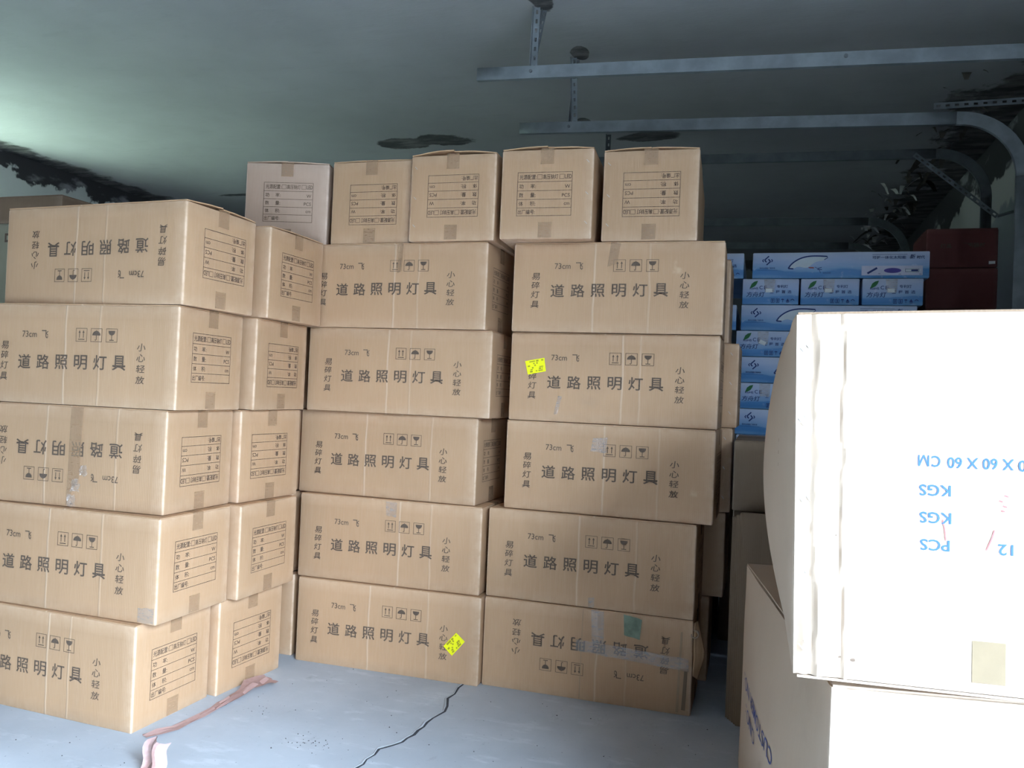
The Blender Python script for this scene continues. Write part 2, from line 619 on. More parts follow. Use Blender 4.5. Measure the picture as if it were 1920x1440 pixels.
def carton_mesh(L, W, H, r=.006, bulge=.001, nl=18, nw=10, nz=8, jit=.0, seed=0, dent=0.):
    """upright carton, origin at the middle of its base; returns verts, faces, wear"""
    rng_ = random.Random(seed)
    per = []
    hx, hy = L / 2, W / 2

    def side(a, b, n, nrm):
        for i in range(n):
            t = i / n
            per.append((a[0] + (b[0] - a[0]) * t, a[1] + (b[1] - a[1]) * t, nrm, sin(pi * t) if n > 2 else 0, 0.))

    def arc(cx, cy, a0):
        for k in range(1, 4):
            a = a0 + pi / 2 * k / 4
            per.append((cx + r * cos(a), cy + r * sin(a), (cos(a), sin(a)), 0, 1. if k == 2 else .8))

    side((-hx + r, -hy), (hx - r, -hy), nl, (0, -1))
    per.append((hx - r, -hy, (0, -1), 0, .35))
    arc(hx - r, -hy + r, -pi / 2)
    side((hx, -hy + r), (hx, hy - r), nw, (1, 0))
    per.append((hx, hy - r, (1, 0), 0, .35))
    arc(hx - r, hy - r, 0)
    side((hx - r, hy), (-hx + r, hy), nl, (0, 1))
    per.append((-hx + r, hy, (0, 1), 0, .35))
    arc(-hx + r, hy - r, pi / 2)
    side((-hx, hy - r), (-hx, -hy + r), nw, (-1, 0))
    per.append((-hx, -hy + r, (-1, 0), 0, .35))
    arc(-hx + r, -hy + r, pi)
    zs = [0.] + [.004 + (H - .008) * i / nz for i in range(nz + 1)] + [H]
    v, wear = [], []
    n = len(per)
    off = Vector((seed * 3.7, seed * 1.3, 0))
    for j, z in enumerate(zs):
        cap = j in (0, len(zs) - 1)
        for (x, y, nr, pr, wr) in per:
            d = bulge * pr * sin(pi * z / H) - (.003 if cap else 0)
            if jit:
                d += jit * noise.noise(Vector((x * 6, y * 6, z * 7)) + off) * (1 if pr > .05 else .35)
            zz = z
            if cap and jit:
                zz += .0
            v.append((x + nr[0] * d, y + nr[1] * d, zz))
            edge = 1. if cap else (.6 if j in (1, len(zs) - 2) else 0.)
            wear.append(min(1., wr * .8 + edge * .35))
    f = []
    for j in range(len(zs) - 1):
        for i in range(n):
            f.append((j * n + i, j * n + (i + 1) % n, (j + 1) * n + (i + 1) % n, (j + 1) * n + i))
    f.append(tuple(range(n))[::-1])
    f.append(tuple((len(zs) - 1) * n + i for i in range(n)))
    return v, f, wear


def flap_mesh(L, W, rise, sgn, seed):
    """one long top flap: from the long edge to the middle seam, its seam edge lifted by rise"""
    rr = random.Random(seed)
    ny, nx = 6, 10
    t = .004
    v = []
    for k in (0, 1):
        for j in range(ny + 1):
            for i in range(nx + 1):
                u = -L / 2 + .003 + (L - .006) * i / nx
                q = j / ny
                y = sgn * (W / 2 - .002 - (W / 2 - .003) * q)
                z = rise * sin(q * pi / 2) * (1 + .35 * noise.noise(Vector((u * 9, q * 3, seed * 2.1)))) + k * t
                v.append((u, y, z))
    m = (ny + 1) * (nx + 1)
    f = []

    def id_(k, j, i):
        return k * m + j * (nx + 1) + i
    for j in range(ny):
        for i in range(nx):
            f.append((id_(1, j, i), id_(1, j, i + 1), id_(1, j + 1, i + 1), id_(1, j + 1, i)))
            f.append((id_(0, j, i), id_(0, j + 1, i), id_(0, j + 1, i + 1), id_(0, j, i + 1)))
    for i in range(nx):
        f.append((id_(0, 0, i), id_(0, 0, i + 1), id_(1, 0, i + 1), id_(1, 0, i)))
        f.append((id_(0, ny, i + 1), id_(0, ny, i), id_(1, ny, i), id_(1, ny, i + 1)))
    for j in range(ny):
        f.append((id_(0, j + 1, 0), id_(0, j, 0), id_(1, j, 0), id_(1, j + 1, 0)))
        f.append((id_(0, j, nx), id_(0, j + 1, nx), id_(1, j + 1, nx), id_(1, j, nx)))
    return v, f


def add_flaps(r, L, W, H, rise, mat, seed):
    for sgn in (-1, 1):
        v, f = flap_mesh(L, W, rise * (1 if sgn < 0 else .8), sgn, seed + sgn)
        o = link_mesh('top_flap', v, f, mat, r)
        o.location = (0, 0, H - .0065)


def add_tape(r, L, W, H, rise, drop, tw, mat, bottom=True):
    """tape along the top seam, its ends folded down both short sides, and the ends of the bottom tape"""
    e = .0024
    prof = [(-L / 2 - e, H - drop), (-L / 2 - e, H - .003), (-L / 2 + .01, H + rise * .4 - .0015)]
    prof += [(-L / 2 + L * k / 8, H + rise * 1.15 - .0012) for k in range(1, 8)]
    prof += [(L / 2 - .01, H + rise * .4 - .0015), (L / 2 + e, H - .003), (L / 2 + e, H - drop)]
    v = [(x, y, z) for x, z in prof for y in (-tw / 2, tw / 2)]
    f = [(2 * i, 2 * i + 2, 2 * i + 3, 2 * i + 1) for i in range(len(prof) - 1)]
    link_mesh('packing_tape', v, f, mat, r)
    if bottom:
        v = [(s * (L / 2 + e), y, z) for s in (1, -1) for y, z in ((-tw / 2, .004), (tw / 2, .004), (tw / 2, drop), (-tw / 2, drop))]
        link_mesh('packing_tape', v, [(0, 1, 2, 3), (7, 6, 5, 4)], mat, r)


FRONT_E = .0026


def front_print(r, me, name, u, z, ud=False, W=WB):
    return place(name, me, r, (u, -W / 2 - FRONT_E, z), (0, pi if ud else 0, 0))


def end_print(r, me, name, u, z, ud=False, L=LB):
    # faces +X; its u axis runs along +Y
    o = place(name, me, r, (L / 2 + FRONT_E, u, z))
    m = Matrix.Rotation(pi / 2, 4, 'Z')
    if ud:
        m = m @ Matrix.Rotation(pi, 4, 'Y')
    o.rotation_euler = m.to_euler()
    return o


staple_me = MB().box(-.007, -.0012, -.0007, .007, .0004, .0007)
_tmp = staple_me.build('staple', STEEL)
STAPLE = _tmp.data
bpy.data.objects.remove(_tmp)

# pose: x, y of the front right (F) or front left (E) base corner, turn in radians
POSE = {'M5': [-1.035, 2.9599, 0.0], 'M4': [-1.0092, 2.9808, .0261], 'M3': [-1.0573, 2.9908, -.0195], 'M2': [-1.0208, 2.9813, .0164], 'M1': [-1.0057, 2.9668, .0156],
        'R5': [-.1426, 3.0171, .0236], 'R4': [-.1491, 3.0303, .0003], 'R3': [-.1516, 3.0099, -.0183], 'R2': [-.205, 2.9972, -.0128], 'R1': [-.2035, 2.9969, .0002],
        'A5': [-1.8016, 2.1778, -.0482], 'A4': [-1.8176, 2.1861, .0283], 'A3': [-1.8474, 2.1879, .0178], 'A2': [-1.8225, 2.1486, -.016], 'A1': [-1.8781, 2.1274, -.0398],
        'B5': [-1.7617, 2.589, -.0433], 'B4': [-1.7944, 2.5769, .0115], 'B3': [-1.8261, 2.551, -.080], 'B2': [-1.7869, 2.5198, -.0287], 'B1': [-1.8369, 2.4921, -.086],
        'T1': [-2.107, 2.9, .2443], 'T2': [-1.7348, 2.9684, .030], 'T3': [-1.3643, 2.9346, .026], 'T4': [-.9804, 2.923, .060], 'T5': [-.6, 2.9959, .0456]}
UD = {'A5', 'A3', 'B4', 'B3', 'B1', 'R1', 'T2', 'T3', 'T5'}
LET = {'M5': (-.01, .007), 'M4': (.001, -.001), 'M3': (-.002, -.003), 'M2': (-.003, -.006), 'M1': (-.008, 0), 'R5': (-.002, .009), 'R4': (-.001, .004), 'R3': (-.004, .003),
       'R2': (-.003, .003), 'R1': (-.004, .012), 'A5': (.004, -.002), 'A4': (0, -.006), 'A3': (-.014, .002), 'A2': (-.01, -.002), 'A1': (-.013, 0)}
TAB = {'A5': (.009, .007), 'A4': (.002, .006), 'A3': (-.003, -.005), 'A2': (.003, .005), 'A1': (.003, -.004), 'B5': (.004, .002), 'B4': (0, -.004), 'B3': (-.015, -.006),
       'B2': (.003, -.002), 'B1': (-.002, -.010), 'T1': (.012, .004), 'T2': (.008, -.014), 'T3': (0, .001), 'T4': (-.003, -.001), 'T5': (.001, -.002)}

FL = 'kraft street lamp cartons stacked with their long side to the front'
LABEL = {
    'A5': 'kraft carton on top of the far left front stack, long-side lettering upside down',
    'A4': 'kraft carton second from the top of the far left front stack, lettering upright',
    'A3': 'kraft carton midway in the far left front stack, upside-down lettering, torn clear tape',
    'A2': 'kraft carton second from the floor in the far left front stack, scuffed lower corner',
    'A1': 'kraft carton on the floor under the far left front stack, lettering cut by the frame',
    'B5': 'kraft carton topmost of the stack behind the far left one, end table upright',
    'B4': 'kraft carton second from top behind the far left stack, end table upside down',
    'B3': 'kraft carton midway in the stack behind the far left one, end table upside down',
    'B2': 'kraft carton second from floor behind the far left stack, end jutting over the lowest',
    'B1': 'kraft carton on the floor behind the far left stack, pink tape bow at its foot',
    'M5': 'kraft carton topmost of the middle stack, under the row of end-on cartons',
    'M4': 'kraft carton second from the top in the middle stack, clean upright lettering',
    'M3': 'kraft carton in the middle of the middle stack, pale scuff above its right lettering',
    'M2': 'kraft carton second from the floor in the middle stack, white tape patch above arrows',
    'M1': 'kraft carton on the floor under the middle stack, with a yellow diamond sticker',
    'R5': 'kraft carton topmost of the right stack, under the two rightmost end-on cartons',
    'R4': 'kraft carton second from the top in the right stack, yellow sticker at its left',
    'R3': 'kraft carton midway in the right stack, wrinkled tape patch beside its arrows',
    'R2': 'kraft carton second from the floor in the right stack, shaded, lettering upright',
    'R1': 'kraft carton on the floor under the right stack, silvery tape strips, torn corner',
    'T1': 'pinkish pale carton end-on at the left end of the top row, turned aside',
    'T2': 'kraft carton end-on, second from the left in the top row, table upside down',
    'T3': 'kraft carton end-on in the middle of the top row, arched flap, stapled left edge',
    'T4': 'kraft carton end-on, second from right in the top row, upright table, stapled right edge',
    'T5': 'kraft carton end-on at the right end of the top row, table upside down',
}
GROUP = {'A': 'cartons of the far left front stack', 'B': 'cartons of the stack behind the far left one', 'M': 'cartons of the middle stack',
         'R': 'cartons of the right stack', 'T': 'cartons laid end-on in the top row'}
ROOT = {}
LEVEL = .345


def lamp_carton(key, x, y, th, level, label, group, ud=False, let=None, tab=None, endon=False, mat=KRAFT, rise=.0, seed=0, plainbox=False):
    if endon:
        c = Vector((x, y, 0)) + Matrix.Rotation(th, 3, 'Z') @ Vector((WB / 2, LB / 2, 0))
        rz = th - pi / 2
    else:
        c = Vector((x, y, 0)) + Matrix.Rotation(th, 3, 'Z') @ Vector((-LB / 2, WB / 2, 0))
        rz = th
    r = root('cardboard_carton', label, 'carton', (c.x, c.y, level * LEVEL), rz, group)
    v, f, w = carton_mesh(LB, WB, HB - .007, r=.0075, bulge=.0012, jit=.0011, seed=seed)
    link_mesh('carton_body', v, f, mat, r, 40, wear=w)
    if not plainbox:
        add_flaps(r, LB, WB, HB, rise, mat, seed)
        add_tape(r, LB, WB, HB, rise, .062, .052, TAPE)
        rnd = random.Random(seed)
        if not endon:
            du, dz = let if let else (0, 0)
            uu, zz = (du, HB / 2 + dz)
            for nm, lm in LETTERING[rnd.random() < .5]:
                front_print(r, lm, nm, uu, zz, ud)
            for k, sx in enumerate((.017, .078, .140)):
                q = -1 if ud else 1
                front_print(r, SYMS[k], 'handling_symbol', uu + q * sx, zz + q * (.244 - HB / 2), ud)
        du, dz = tab if tab else (0, 0)
        end_print(r, TABLE, 'specification_table', du, HB / 2 + dz, ud)
    if key:
        ROOT[key] = r
    return r


for i, (k, (x, y, th)) in enumerate(POSE.items()):
    top = k in ('A5', 'B5')
    lamp_carton(k, x, y, th, 5 if k[0] == 'T' else int(k[1]) - 1, LABEL[k], GROUP[k[0]], k in UD, LET.get(k), TAB.get(k),
                endon=k[0] == 'T', mat=KRAFT_PINK if k == 'T1' else KRAFT,
                rise={'T3': .016, 'T4': .011, 'T5': .010, 'T1': .006, 'T2': .003, 'A5': .010, 'B5': .004}.get(k, 0.), seed=i + 1)

# the row of cartons standing behind (their right ends show past the right stack; one shows behind the middle stack)
for lv, xr in ((4, -.136), (3, -.092), (2, -.106), (1, -.121), (0, -.173)):
    lab = {4: 'kraft carton peeking out behind the topmost carton of the right stack',
           3: 'kraft carton sticking out furthest behind the right stack, second from its top',
           2: 'kraft carton behind the middle of the right stack, three staples on its edge',
           1: 'kraft carton in shadow behind the right stack, second from the floor',
           0: 'kraft carton in shadow on the floor behind the right stack'}[lv]
    r = lamp_carton('Q%d' % (lv + 1), xr, 3.40 + .004 * lv, (.01, -.012, .008, -.006, .004)[lv], lv, lab, 'cartons behind the right stack', let=(0, 0), seed=40 + lv)
    if lv in (2, 3, 4):
        for z in (.06, .18, .30):
            place('staple', STAPLE, r, (LB / 2 - .03, -WB / 2 - .002, z), (0, .9, 0))
hidden = 'kraft carton at the back of the pile, seen only through the gaps'
for lv in range(5):
    lamp_carton(None, -1.03 + .01 * (lv % 2), 3.385, 0, lv, hidden, 'cartons at the back of the pile', plainbox=True, seed=50 + lv)
for lv in range(5):
    lamp_carton(None, -1.845 if lv == 0 else -1.872, 2.99 + .003 * lv, 0, lv,
                'plain kraft carton on the floor, a strip showing between left and middle stacks' if lv == 0 else hidden,
                'cartons at the back of the pile' if lv else None, plainbox=True, seed=60 + lv)

# staples of the end-on cartons
for k, uy in (('T3', -.155), ('T4', .155), ('T5', -.155)):
    for z in (.06, .17, .29):
        o = place('staple', STAPLE, ROOT[k], (LB / 2 + .0022, uy, z))
        o.rotation_euler = (Matrix.Rotation(pi / 2, 4, 'Z') @ Matrix.Rotation(.8, 4, 'Y')).to_euler()

# yellow stickers


def sticker(r, pts, seed):
    # pts: the four corners (u, z) on the front, clockwise from its own top left
    y = -WB / 2 - .0030
    v = [(u, y, z) for u, z in pts] + [(u, y + .0004, z) for u, z in pts]
    o = link_mesh('yellow_sticker', v, [(3, 2, 1, 0), (0, 1, 5, 4), (1, 2, 6, 5), (2, 3, 7, 6), (3, 0, 4, 7)], YELLOW, r)
    a, b, d = Vector(pts[0]), Vector(pts[1]), Vector(pts[3])
    rr = random.Random(seed)
    q = P2()
    ex, ey = b - a, d - a
    for row, segs in ((.12, ((.2, .5), (.55, .68), (.82, .92))), (.28, ((.38, .46), (.54, .62))), (.42, ((.08, .2), (.42, .5))), (.58, ((.28, .36), (.66, .86))),
                      (.70, ((.18, .3), (.62, .74), (.78, .82))), (.84, ((.14, .28), (.44, .52), (.58, .8)))):
        for s0, s1 in segs:
            A = a + ex * s0 + ey * row
            B = a + ex * s1 + ey * row
            q.line([tuple(A), tuple(B)], .004 + .003 * rr.random())
    link_mesh('printed_lettering', [(u, y - .0004, z) for u, z in q.v], q.f, STICKER_INK, o)


sticker(ROOT['R4'], [(-.338, .230), (-.261, .245), (-.253, .193), (-.325, .178)], 1)
sticker(ROOT['M1'], [(.253, .139), (.304, .197), (.341, .167), (.290, .106)], 2)


def front_strip(r, pts, mat, name='tape_strip', n=14, amp=.0012, seed=0, e=.0032):
    """a four cornered strip on the front face, wrinkled"""
    a, b, c, d = [Vector(q) for q in pts]
    v, f = [], []
    m = 5
    for i in range(n + 1):
        for j in range(m + 1):
            s, t = i / n, j / m
            q = (a.lerp(b, s)).lerp(d.lerp(c, s), t)
            w = amp * (noise.noise(Vector((q.x * 60, q.y * 60, seed))))
            edge = .004 * noise.noise(Vector((q.x * 40, j, seed + 5.))) if j in (0, m) else 0
            v.append((q.x, -WB / 2 - e - abs(w), q.y + edge))
    for i in range(n):
        for j in range(m):
            k = i * (m + 1) + j
            f.append((k, k + 1, k + m + 2, k + m + 1))
    return link_mesh(name, v, f, mat, r, 60)


r1 = ROOT['R1']
front_strip(r1, [(-.03, .225), (.386, .205), (.388, .160), (-.03, .182)], TAPE_WHITE, seed=3, amp=.004)
front_strip(r1, [(.024, .340), (.072, .340), (.076, .222), (.030, .218)], TAPE_WHITE, seed=4, amp=.003)
front_strip(r1, [(.146, .338), (.214, .328), (.208, .252), (.150, .262)], TEAL, 'teal_stain', seed=5, amp=.0005)
front_strip(r1, [(-.008, .340), (-.006, .340), (-.008, .004), (-.0115, .004)], INNER, 'fold_line', seed=6, amp=.0004)
front_strip(ROOT['R2'], [(.010, .040), (.034, .040), (.034, .002), (.012, .002)], TAPE_WHITE, seed=7)
front_strip(ROOT['R3'], [(-.052, .290), (.004, .296), (.000, .236), (-.060, .240)], TAPE_WHITE, seed=8, amp=.003)
front_strip(ROOT['M2'], [(-.008, .336), (.040, .334), (.038, .276), (-.006, .280)], TAPE_WHITE, seed=9, amp=.003)
front_strip(ROOT['M5'], [(.02, .340), (.04, .340), (.036, .23), (.018, .22)], TAPE, seed=10)
front_strip(ROOT['R5'], [(-.02, .340), (.018, .340), (.005, .26), (-.03, .25)], TAPE, seed=11, amp=.002)
front_strip(ROOT['R4'], [(-.20, .10), (-.185, .10), (-.20, .03), (-.215, .03)], TAPE_WHITE, seed=13, amp=.003)
front_strip(ROOT['A2'], [(.33, .05), (.394, .055), (.394, .006), (.33, .004)], TAPE_WHITE, seed=14)
front_strip(ROOT['A2'], [(-.315, .170), (-.27, .175), (-.265, .135), (-.30, .125)], TAPE_WHITE, seed=15)

# torn corner of the lowest right carton: end flap swung out and a curled scrap
v, f = [], []
for i in range(9):
    for j in range(7):
        s, t = i / 8, j / 6
        z = .335 - .19 * s
        w = .055 * (1 - abs(s * 2 - 1.1) * .75) * t
        v.append((LB / 2 + .002 + w * .75, -WB / 2 + .004 + t * .03 + .004 * noise.noise(Vector((s * 5, t * 5, 1))), z - .018 * t * s))
for i in range(8):
    for j in range(6):
        k = i * 7 + j
        f.append((k, k + 1, k + 8, k + 7))
o = link_mesh('torn_flap', v, f, KRAFT, r1, 60)
sm = o.modifiers.new('thickness', 'SOLIDIFY')
sm.thickness = .004
mb = MB()
pts = [(LB / 2 + .002 + .022 * sin(a) * (1 - a / 9), -WB / 2 - .002, .318 - .024 + .018 * cos(a) * (1 - a / 9)) for a in [k * .55 for k in range(10)]]
v = [(x, y + q, z) for x, y, z in pts for q in (-.006, .03)]
o = link_mesh('curled_scrap', v, [(2 * i, 2 * i + 2, 2 * i + 3, 2 * i + 1) for i in range(9)], KRAFT_PALE, r1, 60)
o.modifiers.new('thickness', 'SOLIDIFY').thickness = .003
front_strip(r1, [(.355, .30), (.362, .30), (.356, .01), (.346, .01)], INNER, 'fold_line', seed=21, amp=.002)
front_strip(r1, [(.372, .16), (.384, .16), (.380, .02), (.366, .02)], KRAFT_OLD, 'frayed_edge', seed=22, amp=.004)

# torn clear tape on the third carton of the left stack


def shard(r, u, z, s, seed):
    rr = random.Random(seed)
    v, f = [], []
    n = 5
    for i in range(n):
        for j in range(n):
            v.append((u + s * (i / (n - 1) - .5) * (1 + .5 * rr.random()), -WB / 2 - .003 - abs(s * .35 * rr.random()), z + 1.5 * s * (j / (n - 1) - .5) + s * .3 * (rr.random() - .5)))
    for i in range(n - 1):
        for j in range(n - 1):
            f.append((i * n + j, i * n + j + 1, (i + 1) * n + j + 1, (i + 1) * n + j))
    link_mesh('torn_tape', v, f, TAPE_WHITE, r)


shard(ROOT['A3'], .080, .126, .024, 1)
shard(ROOT['A3'], .050, .075, .026, 2)
shard(ROOT['A3'], .035, .022, .026, 3)
front_strip(ROOT['A3'], [(.014, .336), (.066, .336), (.060, .10), (.010, .004)], TAPE, seed=16)

def simple_carton(name, label, cat, x0, y0, z0, x1, y1, z1, mat, group=None, rise=.0, rz=0., seed=0, taped=True, tapemat=None):
    L, W, H = x1 - x0, y1 - y0, z1 - z0
    r = root(name, label, cat, ((x0 + x1) / 2, (y0 + y1) / 2, z0), rz, group)
    v, f, w = carton_mesh(L, W, H - .007, r=.006, bulge=.002, jit=.0015, seed=seed)
    link_mesh('carton_body', v, f, mat, r, 40, wear=w)
    add_flaps(r, L, W, H, rise, mat, seed)
    if taped:
        add_tape(r, L, W, H, rise, .06, .05, tapemat or TAPE)
    return r


# ------------------------------------------------------------------ big pale cartons at the right


def big_carton(name, label, loc, rz, L, W, H, side_bulge, seed, frontf, texts, sidetexts, mat):
    """L along X (front width), W along Y (depth); the front faces -Y"""
    r = root(name, label, 'carton', loc, rz, 'big pale cartons on the right')
    nz = 40
    xs = sorted(set([round(-L / 2 + .006 + k * .0045, 5) for k in range(30)] + [round(-L / 2 + .14 + k * (L - .15) / 14, 5) for k in range(15)]))
    ys = [-W / 2 + .006 + (W - .012) * k / 22 for k in range(23)]
    per = [(x, -W / 2, (0, -1), 'f') for x in xs]
    per += [(L / 2 - .002, -W / 2 + .002, (.7, -.7), 'c')]
    per += [(L / 2, y, (1, 0), 'r') for y in ys]
    per += [(L / 2 - .002, W / 2 - .002, (.7, .7), 'c')]
    per += [(x, W / 2, (0, 1), 'b') for x in [L / 2 - .006 - (L - .012) * k / 8 for k in range(9)]]
    per += [(-L / 2 + .002, W / 2 - .002, (-.7, .7), 'c')]
    per += [(-L / 2, y, (-1, 0), 'l') for y in ys[::-1]]
    per += [(-L / 2 + .001, -W / 2 + .001, (-.7, -.7), 'c')]

    def offs(side, x, y, z):
        q = max(0., sin(pi * z / H))
        if side == 'f':
            return frontf(x + L / 2, z) + .004 * q * sin(pi * (x / L + .5))
        if side in 'lr':
            t = y / W + .5
            return side_bulge * q ** .8 * max(0., sin(pi * t)) ** .9 + .004 * noise.noise(Vector((y * 4, z * 4, seed)))
        return 0.
    zs = [H * k / nz for k in range(nz + 1)]
    n = len(per)
    v, wear = [], []
    for j, z in enumerate(zs):
        for (x, y, nr, s) in per:
            d = offs(s, x, y, z)
            v.append((x + nr[0] * d, y + nr[1] * d, z))
            wear.append(.6 if s == 'c' else 0.)
    f = [(j * n + i, j * n + (i + 1) % n, (j + 1) * n + (i + 1) % n, (j + 1) * n + i) for j in range(nz) for i in range(n)]
    f.append(tuple(range(n))[::-1])
    f.append(tuple(nz * n + i for i in range(n)))
    link_mesh('carton_body', v, f, mat, r, 50, wear=wear)
    for nm, pp, m_ in texts:
        link_mesh(nm, [(x, -W / 2 - offs('f', x, 0, z) - .0012, z) for x, z in pp.v], pp.f, m_, r)
    for nm, pp, m_ in sidetexts:
        # on the -X side: u runs towards the viewer's right = -Y
        link_mesh(nm, [(-L / 2 - offs('l', 0, -u, z) - .0012, -u, z) for u, z in pp.v], pp.f, m_, r)
    return r, offs


def crumple(x, z):
    wob = .006 * noise.noise(Vector((z * 5, 1.3, 0))) + .004 * noise.noise(Vector((z * 16, 4.3, 0)))

    def g(c, s, a):
        return a * math.exp(-((x - c - wob) / s) ** 2)
    d = g(.024, .004, -.004) + g(.036, .004, .0035) + g(.070, .003, -.003) + g(.077, .003, .003)
    fade = math.exp(-(x / .085) ** 2)
    d += fade * (.006 * noise.noise(Vector((x * 38, z * 7, 2.2))) + .0035 * noise.noise(Vector((x * 70, z * 15, 7.7))))
    d += -.004 * math.exp(-(x / .010) ** 2) + .0012 * noise.noise(Vector((x * 8, z * 8, 5)))
    return d


GX0, GY0, GZ0 = .0655, 1.42, .692
GL, GW, GH = .62, 1.0, .592
xm = GX0 + GL / 2


def gl(x, z):
    return x - xm, z - GZ0


t1, t2, t3, t4 = P2(), P2(), P2(), P2()


def ud_text(pp, txt, xr, zc, h, w, bold=.014):
    """upside down text whose right end (as seen) is its first letter; xl = left limit as seen"""
    v, f = glyph(txt, bold)
    q = P2()
    q.text(txt, 0, 0, h=h, w=w, bold=bold)
    q.rot180()
    cx, cz = xr
    n = len(pp.v)
    pp.v += [(x + cx, z + cz) for x, z in q.v]
    pp.f += [tuple(i + n for i in ff) for ff in q.f]


ud_text(t1, 'C', (.2755 - xm, 1.0487 - GZ0), 0, .0178, .0130)
_mx, _mz, _w, _h = .2580 - xm, 1.0492 - GZ0, .0068, .0089          # the M, upside down
t1.line([(_mx - _w, _mz + _h), (_mx - _w, _mz - _h)], .0023)
t1.line([(_mx + _w, _mz + _h), (_mx + _w, _mz - _h)], .0023)
t1.line([(_mx - _w, _mz - _h), (_mx, _mz + _h)], .0023)
t1.line([(_mx + _w, _mz - _h), (_mx, _mz + _h)], .0023)
ud_text(t1, 'X 60 X 60', (.3375 - xm, 1.0475 - GZ0), 0, .0178, .0920)
ud_text(t1, '0', (.3945 - xm, 1.0462 - GZ0), 0, .0178, .0110)
ud_text(t2, 'KGS', (.2742 - xm, 1.003 - GZ0), 0, .0178, .0450)
ud_text(t3, 'KGS', (.2750 - xm, .960 - GZ0), 0, .0178, .0450)
ud_text(t4, 'PCS', (.2745 - xm, .917 - GZ0), 0, .0178, .0420)
ud_text(t4, '12', (.3725 - xm, .9165 - GZ0), 0, .0172, .0205)
red = P2()
red.line([(.285 - xm, .958 - GZ0), (.288 - xm, .945 - GZ0), (.290 - xm, .925 - GZ0)], .002)
red.line([(.357 - xm, .946 - GZ0), (.354 - xm, .934 - GZ0), (.346 - xm, .914 - GZ0)], .0022)
for a, b in (((.370, 1.000), (.376, .998)), ((.363, .992), (.368, .990)), ((.368, .984), (.374, .982)), ((.366, .977), (.371, .975))):
    red.line([(a[0] - xm, a[1] - GZ0), (b[0] - xm, b[1] - GZ0)], .0022)
spots = P2()
spots.ell(.157 - xm, .724 - GZ0, .004, .003, 8)
spots.ell(.137 - xm, .726 - GZ0, .0022, .002, 8)
spots.ell(.130 - xm, .923 - GZ0, .0015, .0013, 6)
g_tape = P2()
for k in range(6):
    g_tape.rect(.328 - xm + .046 * k / 6, .708 - GZ0, .328 - xm + .046 * (k + 1) / 6, .773 - GZ0)
marks = P2()
for k in range(3):
    marks.rect(.36, .33 + .022 * k, .362, .336 + .022 * k)
big1, _o = big_carton('cardboard_carton', 'big pale sunlit carton nearest the camera, upside-down blue print and stapled edge', (xm, GY0 + GW / 2, GZ0), 0., GL, GW, GH, .048, 1.,
                      crumple, [('printed_lettering', t1, INK_BLUE), ('printed_lettering', t2, INK_BLUE), ('printed_lettering', t3, INK_BLUE), ('printed_lettering', t4, INK_BLUE),
                                ('red_pen_mark', red, INK_RED), ('ink_spot', spots, INK), ('tape_end', g_tape, BROWN_TAPE)],
                      [('ink_spot', marks, INK_FADED)], KRAFT_PALE)
for (x, z) in ((.077, 1.222), (.075, 1.105), (.079, .973), (.078, .849), (.079, .735)):
    for dx, dz in ((0, 0), (.0085, .006)):
        mb = MB().tube([(-.005, 0, .006), (0, -.0018, 0), (.005, 0, -.006)], .0008, 6)
        o = mb.build('staple', STEEL, big1)
        o.location = (x + dx - xm, -GW / 2 - crumple(x + dx - GX0, z - GZ0) - .0012, z + dz - GZ0)
big1.rotation_euler.y = -.025
big1.location.z += .008
# its worn top: short minor flap edges showing above the front
for sgn in (-1, 1):
    v, f = flap_mesh(GL, GW, .006, sgn, 90 + sgn)
    o = link_mesh('top_flap', v, f, KRAFT_OLD, big1)
    o.location = (0, 0, GH)
# bottom flaps showing under the front edge
v, f = flap_mesh(GL, GW, .0, -1, 95)
o = link_mesh('bottom_flap', v, f, KRAFT_PALE, big1)
o.location = (.004, 0, -.006)

st = P2()
tq = P2()
tq.text('CUSTOMER NO.:', 0, 0, h=.040, w=.42, bold=.006)
tq.rot180()
for x, z in tq.v:
    st.v.append((x, z))
st.f = list(tq.f)
st1, st2, st3 = P2(), P2(), P2()
for dst, txt, w_, cu, cz in ((st1, 'CUSTOMER NO.:', .52, -.135, .385), (st2, 'C/NO.:', .20, -.22, .325), (st3, 'MADE IN CHINA', .30, -.20, .25)):
    q = P2().text(txt, 0, 0, h=.034, w=w_, bold=.004).rot180()
    dst.v = [(x + cu, z + cz) for x, z in q.v]
    dst.f = list(q.f)


def crumple2(x, z):
    wob = .004 * noise.noise(Vector((z * 6, 8.3, 0)))

    def g(c, s, a):
        return a * math.exp(-((x - c - wob) / s) ** 2)
    return g(.018, .003, -.003) + g(.030, .003, .003) + g(.052, .003, -.003) + .003 * math.exp(-(x / .06) ** 2) * noise.noise(Vector((x * 40, z * 9, 3.)))


G2T = radians(8.7)
G2L, G2W, G2H = .62, 1.0, .672
c2 = Vector((.127, 1.437, 0)) + Matrix.Rotation(G2T, 3, 'Z') @ Vector((G2L / 2, G2W / 2, 0))
big2, _o = big_carton('cardboard_carton', 'big pale carton on the floor under the sunlit one, blue lettering on its side', (c2.x, c2.y, 0), G2T, G2L, G2W, G2H, .022, 2.,
                      crumple2, [], [('printed_lettering', st1, INK_DULL), ('printed_lettering', st2, INK_DULL)], KRAFT_PALE)
for sgn in (-1, 1):
    v, f = flap_mesh(G2L, G2W, .004, sgn, 97 + sgn)
    o = link_mesh('top_flap', v, f, KRAFT_PALE, big2)
    o.location = (0, 0, G2H)

